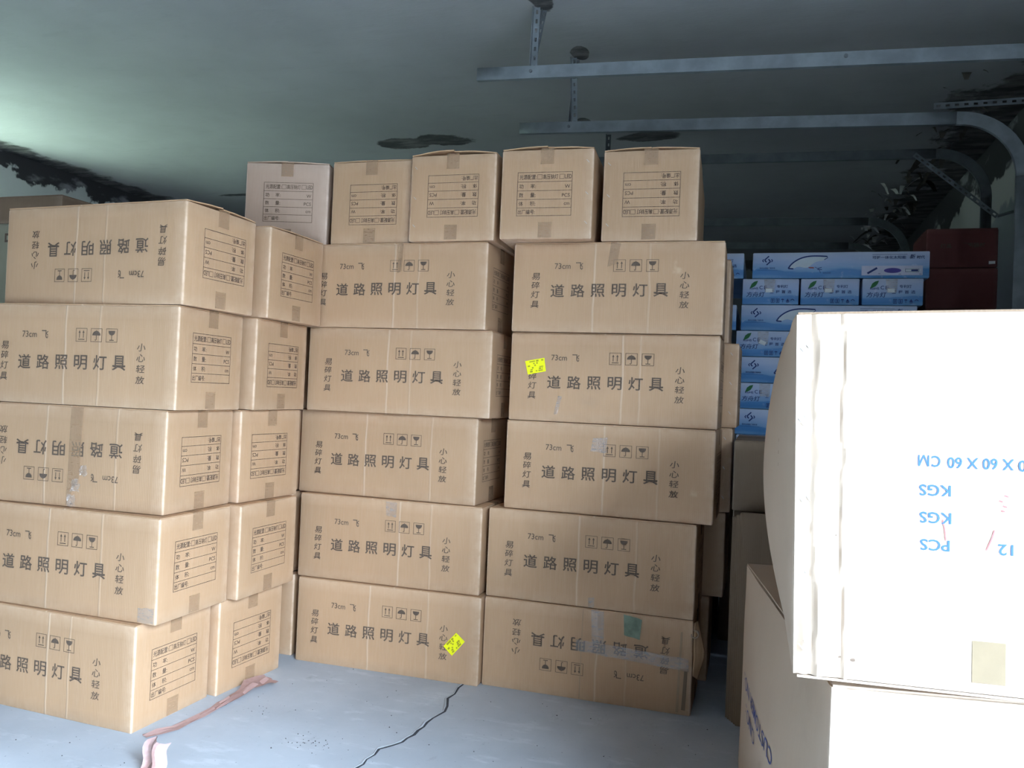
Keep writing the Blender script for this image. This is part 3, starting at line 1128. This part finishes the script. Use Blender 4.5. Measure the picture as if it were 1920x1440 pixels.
for z_, h_, x_ in ((0, .672, .765), (.676, .592, .745)):  # unseen stack added to block doorway light from reaching behind the big pair
    simple_carton('cardboard_carton', 'unseen big pale carton added right of the sunlit pair to block light', 'carton', x_, 1.50, z_, 1.25, 2.46, z_ + h_, KRAFT_PALE, 'unseen big cartons added to block light', seed=88)

# ------------------------------------------------------------------ flattened cartons and brown boxes behind the big ones
for k in range(6):
    t = .010
    h_ = .75 - .006 * k + .004 * (k % 2)
    x0 = -.084 + .0072 * (5 - k)
    mb = MB().box(0, 0, 0, .46, t, h_)
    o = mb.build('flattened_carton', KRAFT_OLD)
    bev = o.modifiers.new('edge', 'BEVEL')
    bev.width = .002
    o.location = (x0, 3.04 - .013 * (5 - k), 0)
    o.rotation_euler = (0, 0, radians(1.5))
    tag(o, 'frontmost flattened brown carton of the upright sheaf left of the big pale cartons' if k == 0 else 'flattened brown carton in the sheaf left of the big pale cartons, edge showing',
        'flattened carton', 'flattened cartons standing in a sheaf')


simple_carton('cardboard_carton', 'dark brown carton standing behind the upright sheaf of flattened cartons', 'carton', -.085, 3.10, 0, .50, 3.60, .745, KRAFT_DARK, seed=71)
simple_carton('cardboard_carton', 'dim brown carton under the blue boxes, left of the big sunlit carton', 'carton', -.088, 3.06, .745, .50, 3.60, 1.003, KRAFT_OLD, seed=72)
simple_carton('cardboard_carton', 'dark brown carton at the far left edge, behind the front left stack', 'carton', -3.62, 2.80, 1.812, -2.98, 3.25, 1.935, KRAFT_DARK, seed=73)
dz = simple_carton('cardboard_carton', 'greyish carton under the dark brown one at the far left edge', 'carton', -3.64, 2.80, 1.38, -2.97, 3.27, 1.812, KRAFT_GREEN, seed=74)
link_mesh('printed_mark', [(x - .335 + .335, -.238, z) for x, z in P2().frame(.012, .345, .055, .385, .010).v], P2().frame(.012, .345, .055, .385, .010).f, INK, dz)
simple_carton('cardboard_carton', 'greyish carton on the floor at the back left, seen only through the gaps', 'carton', -3.64, 2.80, 0, -2.97, 3.27, .69, KRAFT_GREEN, 'hidden cartons at the back left', seed=75)
simple_carton('cardboard_carton', 'greyish carton on the floor at the back left, seen only through the gaps', 'carton', -3.64, 2.80, .69, -2.97, 3.27, 1.38, KRAFT_GREEN, 'hidden cartons at the back left', seed=76)

# ------------------------------------------------------------------ blue lamp boxes
BL, BW, BH, BY = .762, .254, .1238, 4.0


def logo_me():
    p = P2()
    p.line([(-.004, -.020), (.013, -.004), (.004, .008)], .0055)
    p.line([(.006, .022), (-.013, .004), (-.005, -.007)], .0055)
    p.line([(.017, -.006), (.023, 0), (.017, .007)], .004)
    p.line([(-.017, -.006), (-.023, 0), (-.017, .007)], .004)
    return p.xz('logo', INK_NAVY)


LOGO = logo_me()
p = P2()
p.text('扬州太阳能灯具制造', 0, .006, h=.008, w=.070, bold=.01)
p.rect(-.046, -.0045, .046, -.0035)
CAPTION = p.xz('printed_lettering', INK_NAVY)
p = P2()
arc = [(-.085 + .17 * k / 16, .030 * sin(pi * (k / 16) ** .7) - .030 + .055 * k / 16) for k in range(17)]
low = [(-.060 + .145 * k / 12, -.030 + .006 * sin(k) + .052 * k / 12 - .012 * sin(pi * k / 12)) for k in range(13)]
LAMP_BODY = P2()
for i in range(12):
    a0, a1 = arc[int(i * 16 / 12)], arc[int((i + 1) * 16 / 12)]
    LAMP_BODY.poly([low[i], low[i + 1], a1, a0])
LAMP_BODY = LAMP_BODY.xz('lamp_picture', LAMP_GREY)
p = P2()
p.line(arc, .0062)
p.line([arc[-1], (.086, .018), (.072, .010)], .003)
p.line([arc[0], (-.062, -.032)], .006)
p.line([(.032, -.024), (.05, -.034), (.058, -.052)], .002)
p.line([(.045, -.031), (.062, -.026)], .003)
p.line([(.043, -.036), (.064, -.036)], .003)
p.text('绿色照明', .085, -.052, h=.007, w=.034)
LAMP_LINE = p.xz('lamp_outline', INK_NAVY)
p = P2().ell(.012, -.021, .013, .0032, 12).line([(.0, -.018), (.024, -.026)], .0015)
LAMP_RED = p.xz('red_sensor_mark', INK_RED)
p = P2()
p.text('可拆一体化太阳能', -.035, 0, h=.0145, w=.140, bold=.016)
p.text('新', .062, .003, h=.021, w=.021, bold=.012, shear=.2)
p.text('时代', .096, 0, h=.0145, w=.032, bold=.016)
p.rect(-.105, .0125, .04, .0138)
SLOGAN = p.xz('printed_lettering', INK_NAVY)
PANEL_ME = P2().rect(-.127, -.022, .127, .022).xz('picture_panel', PANEL)
p = P2().line([(-.102, -.013), (-.062, .012)], .009)
p.text('侧面', -.052, -.014, h=.005, w=.010)
p.text('正面', .033, -.017, h=.005, w=.010)
p.text('背面', .118, -.017, h=.005, w=.010)
PAN_A = p.xz('lamp_side_picture', INK_NAVY)
PAN_B = P2().ell(.003, 0, .036, .0115, 28).xz('lamp_front_picture', PURPLE)
p = P2().ell(.084, 0, .036, .0115, 28)
PAN_C = p.xz('lamp_back_picture', LAMP_GREY)
p = P2().frame(.055, -.007, .112, .007, .0016).rect(.080, -.004, .108, .004)
PAN_D = p.xz('lamp_back_outline', INK_NAVY)
# end face
p = P2()
p.poly([(-.094, .077), (-.083, .079), (-.070, .087), (-.062, .099), (-.058, .112), (-.074, .108), (-.086, .098), (-.090, .088)])
LEAF = p.xz('leaf_emblem', GREEN_LEAF)
p = P2()
p.text('RoHS', -.075, .076, h=.010, w=.038, bold=.02)
p.text('C', -.043, .080, h=.017, w=.015, bold=.01)
p.text('E', -.023, .080, h=.017, w=.013, bold=.01)
for k, ch in enumerate('方舟灯'):
    p.text(ch, -.095 + .028 * k, .047, h=.024, w=.026, bold=.012, shear=.15)
for k, ch in enumerate('专利灯'):
    p.text(ch, .036 + .017 * k, .085, h=.015, w=.016, bold=.014)
for k, ch in enumerate('工程首选'):
    p.text(ch, .006 + .0265 * k, .060, h=.015, w=.017, bold=.016)
for k in range(5):
    x = .012 + .022 * k
    if k in (0, 1):
        p.frame(x - .008, .008, x + .008, .028, .0022)
        p.rect(x - .002, .011, x + .002, .025)
    elif k == 2:
        p.rect(x - .001, .010, x + .001, .028).rect(x - .006, .022, x + .006, .026)
    elif k == 3:
        p.poly([(x - .008, .014), (x + .008, .014), (x, .028)]).rect(x - .006, .009, x + .006, .012)
    else:
        p.line([(x - .008, .020), (x, .026), (x + .008, .020)], .003)
END_TEXT = p.xz('printed_lettering', INK_NAVY)
WSTICK = P2().rect(-.015, -.009, .015, .009).xz('white_sticker', WHITE)
q_ = P2().frame(-.011, -.006, -.001, .006, .0015).frame(.003, -.006, .012, .006, .0015)
WSTICK_INK = q_.xz('printed_lettering', LAMP_GREY)

_v, _f, _w = carton_mesh(BL, BW, BH - .003, r=.003, bulge=.001, nl=8, nw=5, nz=3)
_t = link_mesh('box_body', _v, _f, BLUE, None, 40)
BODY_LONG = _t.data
bpy.data.objects.remove(_t)


def blue_long(x0, z, label, detail=True):
    r = root('lamp_box', label, 'box', (x0 + BL / 2, BY + BW / 2, z), 0, 'blue lamp boxes')
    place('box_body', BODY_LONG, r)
    if detail:
        y = -BW / 2 - .002
        place('logo', LOGO, r, (-.314, y, .083))
        place('printed_lettering', CAPTION, r, (-.314, y, .042))
        place('lamp_picture', LAMP_BODY, r, (-.135, y, .076))
        place('lamp_outline', LAMP_LINE, r, (-.135, y - .0006, .076))
        place('red_sensor_mark', LAMP_RED, r, (-.130, y - .001, .070))
        place('printed_lettering', SLOGAN, r, (.248, y, .094))
        pn = place('picture_panel', PANEL_ME, r, (.226, y, .034))
        for nm, me in (('lamp_side_picture', PAN_A), ('lamp_front_picture', PAN_B), ('lamp_back_picture', PAN_C)):
            place(nm, me, pn, (0, -.0006, 0))
        place('lamp_back_outline', PAN_D, pn, (0, -.0012, 0))
    return r


def blue_end(x0, z, label, stick=True):
    r = root('lamp_box', label, 'box', (x0 + BW / 2, BY + BL / 2, z), 0, 'blue lamp boxes')
    place('box_body', BODY_LONG, r, (0, 0, 0), (0, 0, pi / 2))
    y = -BL / 2 - .002
    place('leaf_emblem', LEAF, r, (0, y, 0))
    place('printed_lettering', END_TEXT, r, (0, y, 0))
    if stick:
        s = place('white_sticker', WSTICK, r, (-.006, y - .0018, .066), (0, radians(stick if stick is not True else 0), 0))
        place('printed_lettering', WSTICK_INK, s, (0, -.0006, 0))
    # clear tape over the middle of the end
    v = [(-.03, y - .0004, .118), (.02, y - .0004, .118), (.018, y - .0004, .058), (-.026, y - .0004, .060)]
    link_mesh('packing_tape', v, [(0, 3, 2, 1)], TAPE_WHITE, r)
    return r


zr = [BH * (15 - k - 1) for k in range(15)]          # base of row k, row 0 on top
blue_long(-.062, zr[0], 'topmost long blue lamp box with the whole lamp picture and slogan showing')
blue_end(-.104, zr[1], 'blue lamp box end under the topmost long one, left of three, white sticker on it')
blue_end(.158, zr[1], 'blue lamp box end under the topmost long one, middle of three, white sticker on it')
blue_end(.424, zr[1], 'blue lamp box end under the topmost long one, right of three, no sticker')
blue_long(-.106, zr[2], 'long blue lamp box in the third row, its picture half behind the big carton')
blue_end(-.125, zr[3], 'blue lamp box end in the fourth row, white sticker askew beside the big carton', stick=25)
blue_end(.135, zr[3], 'blue lamp box end behind the big carton, fourth row, nothing of its print in view', stick=False)
blue_end(.395, zr[3], 'blue lamp box end at the right of the fourth row, behind the big carton', stick=False)
blue_long(-.108, zr[4], 'long blue lamp box in the fifth row, only its logo end in view')
blue_end(-.108, zr[5], 'blue lamp box end in the sixth row, leaf emblem beside the bulging big carton', stick=False)
blue_end(.150, zr[5], 'blue lamp box end in the sixth row, hidden by the big carton', stick=False)
blue_end(.408, zr[5], 'blue lamp box end at the right of the sixth row, hidden by the big carton', stick=False)
blue_long(-.116, zr[6], 'long blue lamp box in the seventh row, logo just above the dim brown carton')
blue_end(-.108, zr[7], 'lowest blue lamp box end in view, only a strip over the dim brown carton', stick=False)
blue_end(.150, zr[7], 'blue lamp box end in the lowest row, hidden behind the brown and big cartons', stick=False)
blue_end(.408, zr[7], 'blue lamp box end at the right of the lowest row, hidden behind the big carton', stick=False)
blue_end(-.102 - BW, zr[0], 'blue lamp box topmost of the left pile, right edge showing past the kraft stack', stick=False)
blue_long(-.185 - BL, zr[1], 'long blue lamp box behind the right carton stack, under the top left one', False)
blue_end(-.128 - BW, zr[2], 'blue lamp box in the left pile, third row, a sliver showing past kraft cartons', stick=False)
simple_carton('cardboard_carton', 'unseen brown carton added to carry blue lamp boxes and block light behind', 'carton', -.16, 4.02, 0, .66, 4.74, zr[7], KRAFT_OLD, 'hidden cartons under the blue boxes', seed=81)
simple_carton('cardboard_carton', 'unseen brown carton added to carry blue lamp boxes and block light behind', 'carton', -.94, 3.79, 0, -.19, 4.74, zr[2], KRAFT_OLD, 'hidden cartons under the blue boxes', seed=82)  # unseen support, front brought forward to shut out light along the back gap

# maroon cartons in the far right corner
mz = [0, .43, .86, 1.29, 1.632]
for k, (z0, z1) in enumerate(((0, .62), (.62, 1.24), (1.24, 1.642), (1.642, 1.843), (1.845, 2.038))):
    lab = {4: 'topmost dark maroon carton by the right wall, faint black lettering and a small white tag', 3: 'dark maroon carton under the topmost one by the right wall'}.get(k, 'maroon carton low in the right corner, hidden by the big pale carton')
    r = simple_carton('maroon_carton', lab, 'carton', .752 + .004 * (k % 2), 4.40, z0, 1.066 + .003 * (k % 2), 4.78, z1, MAROON, 'maroon cartons by the right wall' if k > 2 else 'maroon cartons hidden low in the corner', rise=.006 if k == 4 else 0, seed=83 + k, taped=False)
    if k == 4:
        q = P2()
        q.text('灯具', -.07, .105, h=.022, w=.05, bold=.015)
        q.text('照明器材', .05, .108, h=.024, w=.10, bold=.02)
        link_mesh('printed_lettering', [(x, -.192, z) for x, z in q.v], q.f, INK, r)
        link_mesh('paper_tag', [(x, -.192, z) for x, z in ((.118, .014), (.146, .016), (.146, .030), (.118, .029))], [(0, 1, 2, 3)], WHITE, r)

# ------------------------------------------------------------------ room
XL, XR, YF, YB, ZC = -5.32, 1.26, -2.7, 9.4, 2.75
OF, OY, OZ = -2.0, .85, 2.73                # the open doorway in the right wall, beside and behind the camera


def struct(name, mb, mat):
    o = mb.build(name, mat)
    o['kind'] = 'structure'
    return o


fl = MB().box(XL - .2, YF - .2, -.12, XR + .24, YB + .2, 0)
floor = struct('floor', fl, FLOOR)
struct('ceiling', MB().box(XL - .2, YF - .2, ZC, XR + .24, YB + .2, ZC + .22), CEIL)
wl = MB()
WY0, WY1, WZ0, WZ1 = 3.30, 4.36, 1.35, 2.55      # a window opening in the left wall, beyond the left edge of the photo
wl.box(XL - .2, YF - .2, 0, XL, WY0, ZC)
wl.box(XL - .2, WY1, 0, XL, YB + .2, ZC)
wl.box(XL - .2, WY0, 0, XL, WY1, WZ0)
wl.box(XL - .2, WY0, WZ1, XL, WY1, ZC)
struct('wall_left', wl, WALL_L)
wn = MB()
for z in (WZ0, (WZ0 + WZ1) / 2 - .02, WZ1 - .04):
    wn.box(XL - .12, WY0, z, XL - .08, WY1, z + .04)
for y in (WY0, (WY0 + WY1) / 2 - .02, WY1 - .04):
    wn.box(XL - .12, y, WZ0, XL - .08, y + .04, WZ1)
struct('window_1', wn, GALV_DULL)
struct('wall_back', MB().box(XL, YB, 0, XR, YB + .2, ZC), WALL_B)
wf = MB()
wf.box(XL, YF - .2, 0, XR, YF, ZC)
struct('wall_front', wf, WALL_F)
wr = MB()
wr.box(XR, OY, 0, XR + .24, YB + .2, ZC)
wr.box(XR, YF - .2, 0, XR + .24, OF, ZC)
wr.box(XR, OF, OZ, XR + .24, OY, ZC)
struct('wall_right', wr, WALL_R)
yd = MB().box(XR + .24, -14, -.12, XR + 34, 22, -.02)
yd.box(-5.5, -14, -.12, XR + .24, YF - .2, -.02)
struct('pavement', yd, PAVE)
struct('lawn', MB().box(-30, -14, -.12, -5.52, 22, -.02), GRASS)

# crack in the floor: a dark jagged gap with a raised lip
cr = [(-1.062, 2.99), (-1.068, 2.926), (-1.058, 2.86), (-1.066, 2.809), (-1.040, 2.74), (-1.030, 2.69), (-1.046, 2.62), (-1.050, 2.579), (-1.046, 2.54), (-1.052, 2.508), (-1.050, 2.47), (-1.060, 2.438),
      (-1.062, 2.405), (-1.078, 2.375), (-1.094, 2.35), (-1.108, 2.331), (-1.102, 2.29), (-1.110, 2.253), (-1.104, 2.22), (-1.112, 2.19), (-1.105, 2.10), (-1.13, 2.0)]
rr = random.Random(3)
v, f, lipv, lipf = [], [], [], []
for i, (x, y) in enumerate(cr):
    w = .0022 + .0034 * rr.random()
    v += [(x - w, y, .0012), (x + w, y, .0012)]
    a = .004 + .009 * rr.random()
    lipv += [(x - w - a, y, .0004), (x - w - a * .4, y + .004 * rr.random(), .0016 + .002 * rr.random()), (x - w, y, .0010)]
    if i:
        k = 2 * i
        f.append((k - 2, k - 1, k + 1, k))
        k = 3 * i
        lipf += [(k - 3, k - 2, k + 1, k), (k - 2, k - 1, k + 2, k + 1)]
CRACK = plain('crack_shadow', (.05, .05, .055), .95)
LIP = plain('chipped_concrete', (.40, .41, .415), .8, nscale=60.)
link_mesh('floor_crack', v, f, CRACK, floor)
link_mesh('crack_lip', lipv, lipf, LIP, floor)

# grit on the floor
mb = MB()
rr = random.Random(11)
spotsf = [(rr.uniform(-2.2, -.1), rr.uniform(1.6, 2.95)) for _ in range(120)]
spotsf += [(-1.33 + rr.gauss(0, .05), 2.30 + rr.gauss(0, .03)) for _ in range(40)] + [(-1.62 + rr.gauss(0, .03), 2.45 + rr.gauss(0, .02)) for _ in range(15)]
for x, y in spotsf:
    if x < -1.75 and y > 2.05:
        continue
    s = rr.uniform(.0008, .0030)
    pts = [(x + s * rr.uniform(-1, 1) * 1.4, y + s * rr.uniform(-1, 1) * 1.4, s * rr.uniform(.1, 1.2)) for _ in range(6)]
    mb.add([(x - s, y, 0), (x + s, y, 0), (x, y - s, 0), (x, y + s, 0), (x, y, s * rr.uniform(.6, 1.4))], [(0, 2, 4), (2, 1, 4), (1, 3, 4), (3, 0, 4)])
GRIT = plain('floor_grit', (.12, .11, .11), .9, nscale=3., var=.6)
o = mb.build('floor_grit', GRIT)
tag(o, 'dark grit and crumbs scattered over the bluish concrete floor', 'grit', kind='stuff')

# pink tape scrap along the foot of the left stack


def ribbon(pts, widths, amp, seed, lift=.002):
    v, f = [], []
    m = 6
    for i, (x, y, z) in enumerate(pts):
        a = Vector(pts[max(i - 1, 0)])
        b = Vector(pts[min(i + 1, len(pts) - 1)])
        d = (b - a)
        nrm = Vector((-d.y, d.x, 0)).normalized()
        for j in range(m + 1):
            t = j / m - .5
            q = Vector((x, y, z)) + nrm * widths[i] * t
            q.z = max(lift, z + amp[i] * (.5 + noise.noise(Vector((i * 1.1, j * .9, seed)))))
            v.append(tuple(q))
    for i in range(len(pts) - 1):
        for j in range(m):
            k = i * (m + 1) + j
            f.append((k, k + 1, k + m + 2, k + m + 1))
    return v, f


path = [(-1.845, 2.125), (-1.825, 2.165), (-1.80, 2.21), (-1.795, 2.27), (-1.79, 2.33), (-1.785, 2.39), (-1.79, 2.44), (-1.785, 2.49), (-1.78, 2.53), (-1.785, 2.57), (-1.782, 2.605), (-1.778, 2.64), (-1.772, 2.675), (-1.765, 2.70)]
wd = [.03, .05, .045, .035, .03, .035, .045, .05, .05, .06, .085, .10, .10, .08]
am = [.006, .010, .008, .006, .006, .008, .012, .016, .020, .030, .038, .036, .030, .018]
v, f = ribbon([(x + .02, y, .002) for x, y in path], wd, am, 3.)
o = link_mesh('tape_scrap', v, f, TAPE_PINK, None, 25)
tag(o, 'long crumpled strip of pink tape on the floor along the left cartons', 'tape scrap', 'pink tape scraps on the floor')
pts = [(-1.70, 1.90, .002), (-1.685, 1.94, .012), (-1.675, 1.975, .05), (-1.67, 1.99, .085), (-1.655, 1.995, .07), (-1.645, 1.985, .04)]
v, f = [], []
prof = [(-.050, 0), (-.02, .012), (.012, -.004), (.045, .008)]
for i in range(9):
    t = i / 8
    for j in range(9):
        s = j / 8
        x = -1.680 + .075 * s + .010 * sin(6 * t)
        y = 1.962 + .018 * sin(s * 7) + .012 * t
        z = .002 + .085 * t * (1 - .25 * abs(s - .45)) + .008 * noise.noise(Vector((s * 4, t * 4, 2)))
        v.append((x, y - .03 * (1 - t), max(.002, z)))
for i in range(8):
    for j in range(8):
        k = i * 9 + j
        f.append((k, k + 1, k + 10, k + 9))
o = link_mesh('tape_scrap', v, f, TAPE_PINK, None, 25)
tag(o, 'pale pink folded scrap of tape standing on the floor at the bottom edge', 'tape scrap', 'pink tape scraps on the floor')

# ------------------------------------------------------------------ door tracks under the ceiling
CH = [(.018, -.006), (.020, -.024), (0, -.026), (-.006, -.026), (-.006, .026), (0, .026), (.020, .024), (.018, .006)]


def strap(name, parent, p0, p1, width, mat, side=Vector((1, 0, 0)), pitch=.034, angle=True):
    """perforated steel strap from p0 to p1 with real slots"""
    p0, p1 = Vector(p0), Vector(p1)
    d = p1 - p0
    l = d.length
    d.normalize()
    side = (side - side.dot(d) * d).normalized()
    back = d.cross(side)
    n = max(2, int(l / pitch))
    xs = [-width / 2, -width * .18, width * .18, width / 2]
    ts = []
    for k in range(n):
        a = k * l / n
        ts += [a, a + l / n * .28, a + l / n * .72]
    ts.append(l)
    v, f = [], []
    for t in ts:
        for x in xs:
            v.append(p0 + d * t + side * x)
    for i in range(len(ts) - 1):
        for j in range(3):
            if j == 1 and i % 3 == 1:
                continue
            k = i * 4 + j
            f.append((k, k + 1, k + 5, k + 4))
    if angle:
        k = len(v)
        for q in (p0, p1):
            v += [q - side * width / 2, q - side * width / 2 + back * width * .8]
        f.append((k, k + 1, k + 3, k + 2))
    o = link_mesh(name, v, f, mat, parent)
    o.modifiers.new('thickness', 'SOLIDIFY').thickness = .002
    return o


def track(label, y, xa, za, xb, zb, radius, mat, h=1.0, drop=1.2):
    r = root('door_track', label, 'door track', (xa, y, za), 0, 'steel door tracks under the ceiling')
    n = 12
    pts = [(0 + (xb - xa) * k / n, 0, (zb - za) * k / n) for k in range(n + 1)]
    prof = [(a * h, b * h) for a, b in CH]
    mb = MB().sweep(pts, prof, Vector((0, 1, 0)))
    o = mb.build('horizontal_channel', mat, r, 30)
    o.modifiers.new('thickness', 'SOLIDIFY').thickness = .003
    ex, ez = xb - xa, zb - za
    pts = [(ex + radius * sin(a), 0, ez - radius * (1 - cos(a))) for a in [pi / 2 * k / 12 for k in range(13)]]
    mb = MB().sweep(pts, prof, Vector((0, 1, 0)))
    o = mb.build('curved_channel', mat, r, 30)
    o.modifiers.new('thickness', 'SOLIDIFY').thickness = .003
    pts = [(ex + radius, 0, ez - radius - drop * k / 4) for k in range(5)]
    mb = MB().sweep(pts, prof, Vector((0, 1, 0)))
    o = mb.build('vertical_channel', mat, r, 30)
    o.modifiers.new('thickness', 'SOLIDIFY').thickness = .003
    return r


t1_ = track('nearest galvanised door track hung from the ceiling, bright and highest in view', 3.19, -1.197, 2.479, .93, 2.400, .22, GALV)
strap('hanger_strap', t1_, (.247, .02, ZC - 2.479 - .001), (.243, .02, .0), .026, GALV)
strap('hanger_brace', t1_, (.272, .05, ZC - 2.479 - .001), (.235, .028, .02), .018, GALV_DULL)
mb = MB().tube([(.237, -.012, -.006), (.237, -.003, -.006)], .007, 8)
mb.build('bolt', GALV_DULL, t1_)
mb = MB().tube([(1.45, -.012, -.045), (1.45, -.003, -.045)], .007, 8)
mb.build('bolt', GALV_DULL, t1_)
t2_ = track('second galvanised door track, behind the nearest one, bending down at the right wall', 3.71, -1.162, 2.419, .73, 2.352, .25, GALV)
strap('hanger_strap', t2_, (.252, .02, ZC - 2.419 - .001), (.268, .02, .0), .026, GALV)
strap('hanger_brace', t2_, (.262, .05, ZC - 2.419 - .001), (.245, .028, -.01), .018, GALV_DULL)
strap('wall_brace', t2_, (1.80, -.03, -.022), (2.42, -.03, -.018), .026, GALV_DULL, side=Vector((0, 0, 1)), angle=False)
mb = MB().tube([(.245, -.012, -.006), (.245, -.003, -.006)], .007, 8)
mb.build('bolt', GALV_DULL, t2_)
t3_ = track('third dim door track, with a slanting brace to the right wall', 4.85, -1.2, 2.585, .86, 2.540, .25, GALV_DULL)
strap('wall_brace', t3_, (1.95, -.02, -.05), (2.36, -.02, -.40), .026, GALV, side=Vector((1, 0, 1)), angle=False)
mb = MB().tube([(2.36, -.02, -.40), (2.455, -.02, -.37)], .008, 6)
mb.build('bracket', GALV, t3_)
t4_ = track('fourth dim door track, low in the dark, curving down above the blue boxes', 6.0, -1.2, 2.46, .66, 2.425, .24, GALV_DULL)
t5_ = track('farthest door track, barely visible just over the blue boxes', 6.7, -1.2, 2.42, .60, 2.39, .24, GALV_DULL)

for t_, za in ((t3_, 2.585), (t4_, 2.46), (t5_, 2.42)):
    strap('hanger_strap', t_, (.25, .02, ZC - za - .001), (.25, .02, .0), .026, GALV_DULL)
# curled flakes of plaster hanging along the damp right edge of the ceiling
mb_l, mb_d = MB(), MB()
rr = random.Random(5)


def flake(mb, x, y, z, s):
    a = rr.uniform(0, 2 * pi)
    l = s * rr.uniform(.8, 2.2)
    dx, dy = cos(a), sin(a)
    v, n = [], 6
    w = s * rr.uniform(.25, .5)
    for i in range(n):
        t = i / (n - 1)
        cx, cy, cz = x + dx * l * t * .8, y + dy * l * t * .8, z - l * (t ** 1.7) * rr.uniform(.5, .7)
        ww = w * (1 - .6 * t)
        v += [(cx - dy * ww, cy + dx * ww, cz), (cx + dy * ww, cy - dx * ww, cz - .2 * ww)]
    mb.add(v, [(2 * i, 2 * i + 1, 2 * i + 3, 2 * i + 2) for i in range(n - 1)])


for k in range(60):
    y = rr.uniform(4.0, 8.6)
    x = XR - abs(rr.gauss(.0, .13)) - .2
    flake(mb_d, x, y, ZC - .002, rr.uniform(.02, .045) * (1 + .35 * (y - 3.6)))
for k in range(34):
    y = rr.uniform(6.0, 8.6)
    x = XR - abs(rr.gauss(.12, .12)) - .20
    flake(mb_l, x, y, ZC - .002, rr.uniform(.03, .085))
nd = len(mb_d.f)
mb_d.add(mb_l.v, mb_l.f)
o = link_mesh('peeling_plaster', mb_d.v, mb_d.f, None, mats=[PEEL_DARK, PEEL], idx=[0] * nd + [1] * (len(mb_d.f) - nd))
tag(o, 'curled dark and pale plaster flakes peeling off along the right edge of the ceiling', 'peeling plaster', kind='stuff')

bpy.data.objects.remove(_fo)
